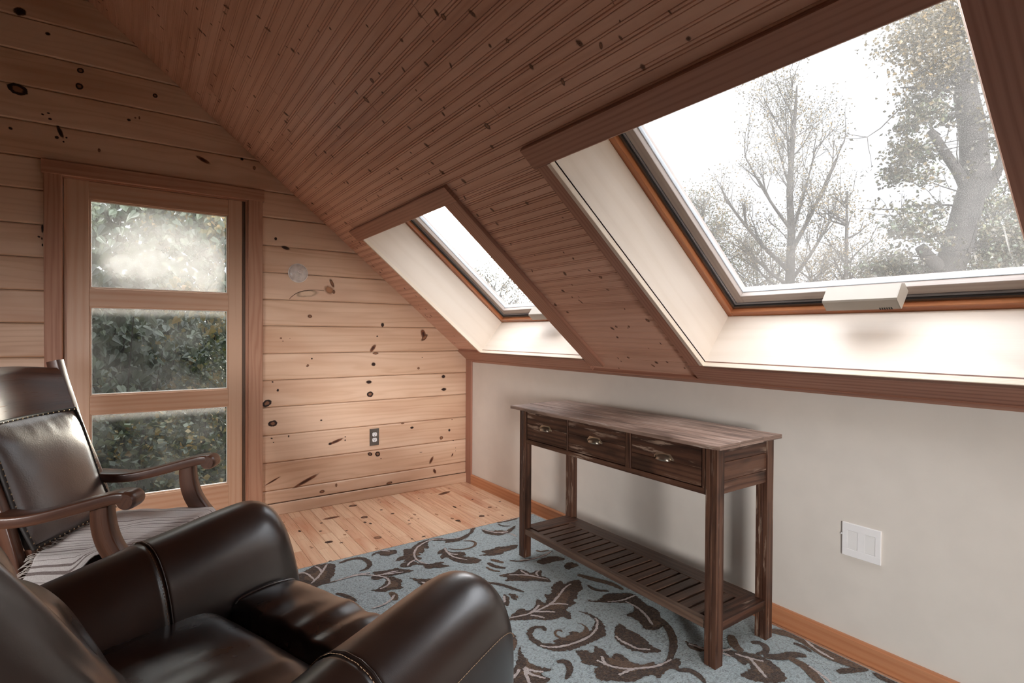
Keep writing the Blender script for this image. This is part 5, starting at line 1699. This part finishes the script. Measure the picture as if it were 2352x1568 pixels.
def dir_at(az, el):
    a, e = math.radians(az), math.radians(el)
    return Vector((math.sin(a) * math.cos(e), math.cos(a) * math.cos(e), math.sin(e)))
GROUND = -2.7
def tree_slim():
    """slender tree seen in the middle of the large skylight"""
    rnd = random.Random(12)
    base = Vector((11.2, 5.9, GROUND))
    root = tag(empty('tree', base), 'slender tree with thin spreading limbs, centre of the large skylight', 'tree')
    t, tips = MB(), []
    right = Vector((math.cos(YAW), -math.sin(YAW), 0))
    def q(x, z):
        return Vector((base.x, base.y, 0)) + right * x + Vector((0, 0, z))
    trunk = [q(0, GROUND), q(.03, .5), q(0, 2.4), q(.02, 3.3), q(-.03, 4.2), q(.02, 5.2), q(.08, 6.0), q(.10, 6.4)]
    t.tube(trunk, .105, 'bark', 8, .5, lambda k: 1.25 - 1.12 * k)
    limbs = [((0, 2.5), (-1.25, 4.1), .055), ((0, 2.9), (.95, 4.9), .055), ((0, 3.4), (-.75, 5.0), .04), ((0, 3.2), (.5, 5.2), .04), ((.0, 4.2), (-.35, 5.9), .03), ((0, 4.4), (.42, 6.0), .03),
             ((0, 2.2), (-1.5, 3.2), .045), ((0, 2.3), (1.3, 3.9), .05), ((0, 5.2), (-.15, 6.2), .02), ((0, 4.9), (.3, 5.7), .02), ((0, 2.), (.9, 2.6), .04), ((0, 2.1), (-.8, 2.7), .04), ((0, 3.8), (.2, 5.), .03)]
    for (xa, za), (xb, zb), r in limbs:
        a, b = q(xa, za), q(xb, zb) + Vector((rnd.uniform(-.5, .5), rnd.uniform(-.5, .5), 0))
        mid = a.lerp(b, .5) + Vector((0, 0, -.12))
        t.tube(smooth_path([tuple(a), tuple(mid), tuple(b)], 2), r, 'bark', 6, .5, lambda k: 1 - .75 * k)
        for k in range(9):
            p = a.lerp(b, rnd.uniform(.3, 1)) + Vector((0, 0, -.05))
            dv = (b - a).normalized() + Vector((rnd.gauss(0, .5), rnd.gauss(0, .5), rnd.gauss(.35, .4)))
            bough(t, p, dv, rnd.uniform(.35, .75), r * .32, 1, tips, rnd, 'bark', .6, .3, 3)
    for k in range(22):
        z = rnd.uniform(2.4, 6.3)
        bough(t, q(0, z), Vector((rnd.gauss(0, .6), rnd.gauss(0, .6), 1)), rnd.uniform(.4, .8), .013, 1, tips, rnd, 'bark', .6, .3, 3)
    pl(t.build('trunk', smooth=60), root)
    t = MB()
    for p, d in tips:
        for k in range(rnd.randint(7, 13)):
            leaf(t, p + Vector((rnd.gauss(0, .09), rnd.gauss(0, .09), rnd.gauss(0, .09))), rnd.uniform(.028, .052), rnd, 'leaf_gold' if rnd.random() < .3 else 'leaf_tree')
    pl(t.build('leaves', recalc=False), root)
tree_slim()

def clump(t, c, rad, n, size, rnd, mats, flat=1.):
    for i in range(n):
        v = Vector((rnd.gauss(0, .5), rnd.gauss(0, .5), rnd.gauss(0, .5) * flat))
        leaf(t, c + v * rad, rnd.uniform(.7, 1.3) * size, rnd, rnd.choice(mats))
def tree_big():
    rnd = random.Random(40)
    base = Vector((7.62, 2.14, GROUND))
    root = tag(empty('tree', base), 'thick leaning tree trunk with leafy boughs at the right edge of the large skylight', 'tree')
    right = Vector((math.cos(YAW), -math.sin(YAW), 0))
    dep = base.x * math.sin(YAW) + base.y * math.cos(YAW)
    def q(px, py, dd=0.):
        """a spot in the tree's own upright plane, dd metres behind it"""
        k = (dep + dd)
        return Vector((math.sin(YAW), math.cos(YAW), 0)) * k + right * ((px - 1176.8) / 1230.1 * k) + Vector((0, 0, H + (767 - py) / 1230.1 * k))
    t, tips = MB(), []
    W = dep / 1230.1
    def limb(pts, r0, r1):
        v = smooth_path([tuple(p) for p in pts], 2)
        t.tube(v, r0, 'bark', 10, .5, lambda k: 1 - (1 - r1 / r0) * k)
    limb([Vector((base.x, base.y, GROUND)), q(2165, 900), q(2168, 640), q(2200, 545), q(2222, 450), q(2240, 390)], 34 * W, 27 * W)
    limb([q(2234, 410), q(2228, 300), q(2212, 230), q(2200, 160), q(2185, 100), q(2165, 40), q(2150, -40)], 30 * W, 12 * W)
    limb([q(2180, 620), q(2150, 605), q(2128, 585), q(2110, 562)], 18 * W, 11 * W)
    limb([q(2212, 425), q(2195, 390), q(2165, 350), q(2140, 310), q(2128, 298)], 13 * W, 7 * W)
    limb([q(2232, 455), q(2262, 430), q(2283, 395), q(2296, 350), q(2300, 320)], 14 * W, 6 * W)
    limb([q(2205, 500), q(2140, 545, .3), q(2080, 530, .3), q(2040, 535, .3)], 4 * W, 1.5 * W)
    limb([q(2214, 470), q(2150, 465, .2), q(2080, 470, .3)], 3 * W, 1.2 * W)
    limb([q(2215, 250), q(2150, 265, -.2), q(2080, 290, -.2)], 4 * W, 1.4 * W)
    limb([q(2210, 210), q(2140, 200, -.2), q(2060, 200, .2)], 5 * W, 1.4 * W)
    limb([q(2180, 90), q(2120, 80), q(2060, 90)], 6 * W, 1.6 * W)
    limb([q(2200, 560), q(2270, 560, .3), q(2350, 520, .3)], 6 * W, 2 * W)
    for k in range(46):
        px, py = rnd.uniform(2060, 2330), rnd.uniform(40, 600)
        bough(t, q(px, py, rnd.uniform(-.4, .4)), Vector((rnd.gauss(-.2, .8), rnd.gauss(0, .8), rnd.gauss(.0, .3))), rnd.uniform(.3, .6), .008, 1, tips, rnd, 'bark', .6, .1, 3)
    pl(t.build('trunk', smooth=60), root)
    t = MB()
    spots = [(2080, 90, 60, 340, 1), (2140, 60, 70, 480, 1), (2200, 30, 60, 360, 1), (2130, 130, 60, 420, 1), (2100, 40, 30, 160, 1), (2180, 180, 50, 300, 1), (2120, 190, 55, 320, 1), (2240, 150, 45, 260, 1), (2250, 60, 40, 200, 1), (2100, 240, 38, 200, 0), (2075, 290, 26, 110, 0), (2130, 250, 30, 130, 0),
             (2075, 345, 36, 200, 0), (2060, 395, 34, 190, 0), (2110, 350, 36, 150, 0), (2120, 400, 26, 60, 0), (2170, 265, 30, 60, 0), (2260, 290, 30, 60, 0), (2290, 250, 30, 110, 1), (2285, 330, 30, 70, 0),
             (2090, 475, 30, 60, 0), (2140, 480, 34, 60, 0), (2060, 520, 30, 90, 0), (2110, 525, 40, 110, 0), (2150, 545, 30, 60, 0), (2085, 505, 36, 50, 0),
             (2060, 600, 46, 260, 0), (2010, 615, 50, 260, 0), (2110, 625, 36, 160, 0), (2040, 640, 60, 260, 0), (2250, 545, 40, 200, 0), (2300, 540, 50, 420, 0), (2345, 500, 40, 260, 0), (2260, 590, 40, 220, 0), (2330, 580, 50, 380, 0), (2270, 620, 50, 220, 0), (2360, 560, 50, 260, 0), (2310, 460, 26, 60, 0)]
    for px, py, r, n, gold in spots:
        clump(t, q(px, py, rnd.uniform(-.5, .5)), r * W * 1.05, int(n * 2.6), .044 if not gold else .040, rnd, ['leaf_tree', 'leaf_gold', 'leaf_gold'] if gold else ['leaf_tree', 'leaf_tree', 'leaf_fine'], .75)
    for p, d in tips:
        for k in range(3):
            leaf(t, p + Vector((rnd.gauss(0, .06), rnd.gauss(0, .06), rnd.gauss(0, .05))), rnd.uniform(.035, .06), rnd, 'leaf_tree')
    pl(t.build('leaves', recalc=False), root)
tree_big()

def small_tree(az, dist, z0, z1, wid, n, label, seed, lean=0., size=.055, mats=('leaf_tree', 'leaf_gold'), boughs=26):
    rnd = random.Random(seed)
    d = dir_at(az, 0)
    base = Vector((d.x * dist, d.y * dist, GROUND))
    root = tag(empty('tree', base), label, 'tree')
    t, tips = MB(), []
    top = base + Vector((lean, lean * .3, z1 - GROUND))
    t.tube(smooth_path([tuple(base), tuple(base.lerp(top, .5) + Vector((rnd.uniform(-.2, .2), 0, 0))), tuple(top)], 2), .09, 'bark', 7, .5, lambda k: 1 - .85 * k)
    for i in range(boughs):
        z = z0 + (z1 - z0) * rnd.random() ** 1.1
        p = base + Vector((0, 0, z - GROUND)) + Vector((lean, lean * .3, 0)) * ((z - GROUND) / (z1 - GROUND))
        a = rnd.uniform(0, 2 * PI)
        bough(t, p, Vector((math.cos(a), math.sin(a), rnd.uniform(.2, 1.1))), wid * rnd.uniform(.45, .9) * (1.1 - .6 * (z - z0) / (z1 - z0)), .02, 1, tips, rnd, 'bark', .6, .25, 3)
    pl(t.build('trunk', smooth=60), root)
    t = MB()
    for i in range(int(n * 1.7)):
        p, _ = rnd.choice(tips)
        leaf(t, p + Vector((rnd.gauss(0, .16), rnd.gauss(0, .16), rnd.gauss(0, .16))), size * .62 * rnd.uniform(.7, 1.3), rnd, rnd.choice(mats))
    pl(t.build('leaves', recalc=False), root)
small_tree(54.3, 13.0, 1.6, 4.3, 1.1, 5200, 'bushy tree at the lower left corner of the large skylight', 3, .1, .07, ('leaf_tree', 'leaf_fine', 'leaf_gold'))
small_tree(66.8, 12.0, 1.8, 3.9, .9, 1900, 'thin sapling between the slender tree and the thick trunk', 9, -.1, .06)
small_tree(59.3, 15.0, 1.0, 3.3, 1.6, 3600, 'low tree behind the foot of the slender tree', 15, 0, .07, ('leaf_tree', 'leaf_gold', 'leaf_fine'))
small_tree(64.0, 16.0, 1.0, 3.0, 1.4, 2200, 'low pale tree in the gap right of the slender tree', 19, 0, .07, ('leaf_gold', 'leaf_tree'))
small_tree(77.0, 13.0, 1.0, 3.6, 1.6, 3400, 'distant tree behind the thick leaning trunk', 23, 0, .08, ('leaf_tree', 'leaf_fine'))
small_tree(33.0, 13.0, 1.0, 2.35, 1.3, 3000, 'hazy tree low behind the farther skylight', 29, 0, .07, ('leaf_gold', 'leaf_tree'))

# ------------------------------------------------------------------ shrubs outside the door
def shrub(cx, cy, rx, ry, z0, z1, n, size, mats, label, seed, kind='heart', stems=12):
    rnd = random.Random(seed)
    root = tag(empty('shrub', (cx, cy, GROUND)), label, 'shrub')
    t = MB()
    for i in range(stems):
        a, b = Vector((cx + rnd.uniform(-rx, rx) * .5, cy + rnd.uniform(-ry, ry) * .5, GROUND)), Vector((cx + rnd.uniform(-rx, rx), cy + rnd.uniform(-ry, ry), z0 + (z1 - z0) * rnd.uniform(.4, 1)))
        t.tube(smooth_path([tuple(a), tuple(a.lerp(b, .55) + Vector((rnd.uniform(-.2, .2), 0, .1))), tuple(b)], 2), rnd.uniform(.012, .03), 'bark', 6, .5, lambda k: 1 - .7 * k)
    pl(t.build('stems', smooth=60), root)
    t = MB()
    face = Vector((-cx * .3, -1, .25)).normalized()
    cl = [(Vector((cx + rnd.uniform(-rx, rx), cy + rnd.uniform(-ry, ry), rnd.uniform(z0, z1))), rnd.choice(mats)) for _ in range(max(6, n // 26))]
    for i in range(int(n * 2.2)):
        c, m = rnd.choice(cl)
        p = c + Vector((rnd.gauss(0, .15), rnd.gauss(0, .13), rnd.gauss(0, .15)))
        if kind == 'heart':
            heart(t, p, size * .62 * rnd.uniform(.5, 1.35), rnd, m, face)
        else:
            leaf(t, p, size * .7 * rnd.uniform(.6, 1.4), rnd, m)
    pl(t.build('leaves', recalc=False), root)
D_ = 'leaf_dark'
shrub(-.75, 6.0, .75, .55, -1.2, 1.75, 3000, .115, [D_, D_, D_, D_, 'leaf_fine'], 'broad leaved dark shrub at the left behind the door glass', 5)
shrub(.15, 6.6, .75, .5, -1.2, 1.55, 2600, .095, [D_, D_, D_, D_, D_, 'leaf_fine', 'leaf_fine', 'leaf_yellow'], 'shrub with some yellowed leaves in the middle behind the door glass', 6)
shrub(.85, 6.1, .40, .45, -1.4, 1.0, 4200, .050, ['leaf_fine', 'leaf_fine', D_], 'fine leaved round bush at the right behind the door glass', 7, 'leaf')
shrub(.05, 5.5, .95, .35, -1.6, .45, 3400, .075, [D_, D_, D_, D_, D_, 'leaf_fine', 'leaf_fine', 'leaf_fine', 'leaf_yellow'], 'low undergrowth shrub in the lowest door pane', 8, 'leaf')
shrub(-.6, 8.2, 1.6, .6, -.5, 3.6, 4200, .125, [D_, D_, D_, 'leaf_fine'], 'tall dark shrub rising behind the top door pane at left', 9)
shrub(.95, 8.4, 1.0, .6, .2, 3.15, 2500, .115, [D_, D_, 'leaf_fine', 'leaf_yellow'], 'tall shrub with bright gaps behind the top door pane at right', 10)
t = MB()
pts = [(.40, 7.05, 1.66), (.52, 7.0, 1.63), (.63, 6.98, 1.55), (.71, 6.96, 1.44), (.80, 6.96, 1.30), (.93, 7.0, 1.15), (1.1, 7.1, .6), (1.15, 7.1, -1.5)]
t.tube(smooth_path(pts, 3), .055, 'bark_pale', 10)
tag(t.build('branch', smooth=60), 'bare tan curved branch at the upper right of the middle door pane', 'branch')
# ground and rising bank behind the shrubs
t = MB()
P = []
for i in range(25):
    y = 4.2 + i * .5
    row = []
    for j in range(41):
        x = -8 + j * .5
        h = GROUND + 3.9 * min(1, max(0, (y - 7.4) / 3.0)) * (1 - min(1, max(0, (x - 2.2) / 2.5))) + .25 * mnoise.noise(Vector((x * .8, y * .8, 0)))
        row.append((x, y, h))
    P.append(row)
t.grid(P, 'earth', False)
struct(t.build('hill', smooth=80, recalc=False))
t = MB()
t.box((-40, -40, GROUND - .4), (60, 60, GROUND - .15), 'earth')
struct(t.build('ground'))
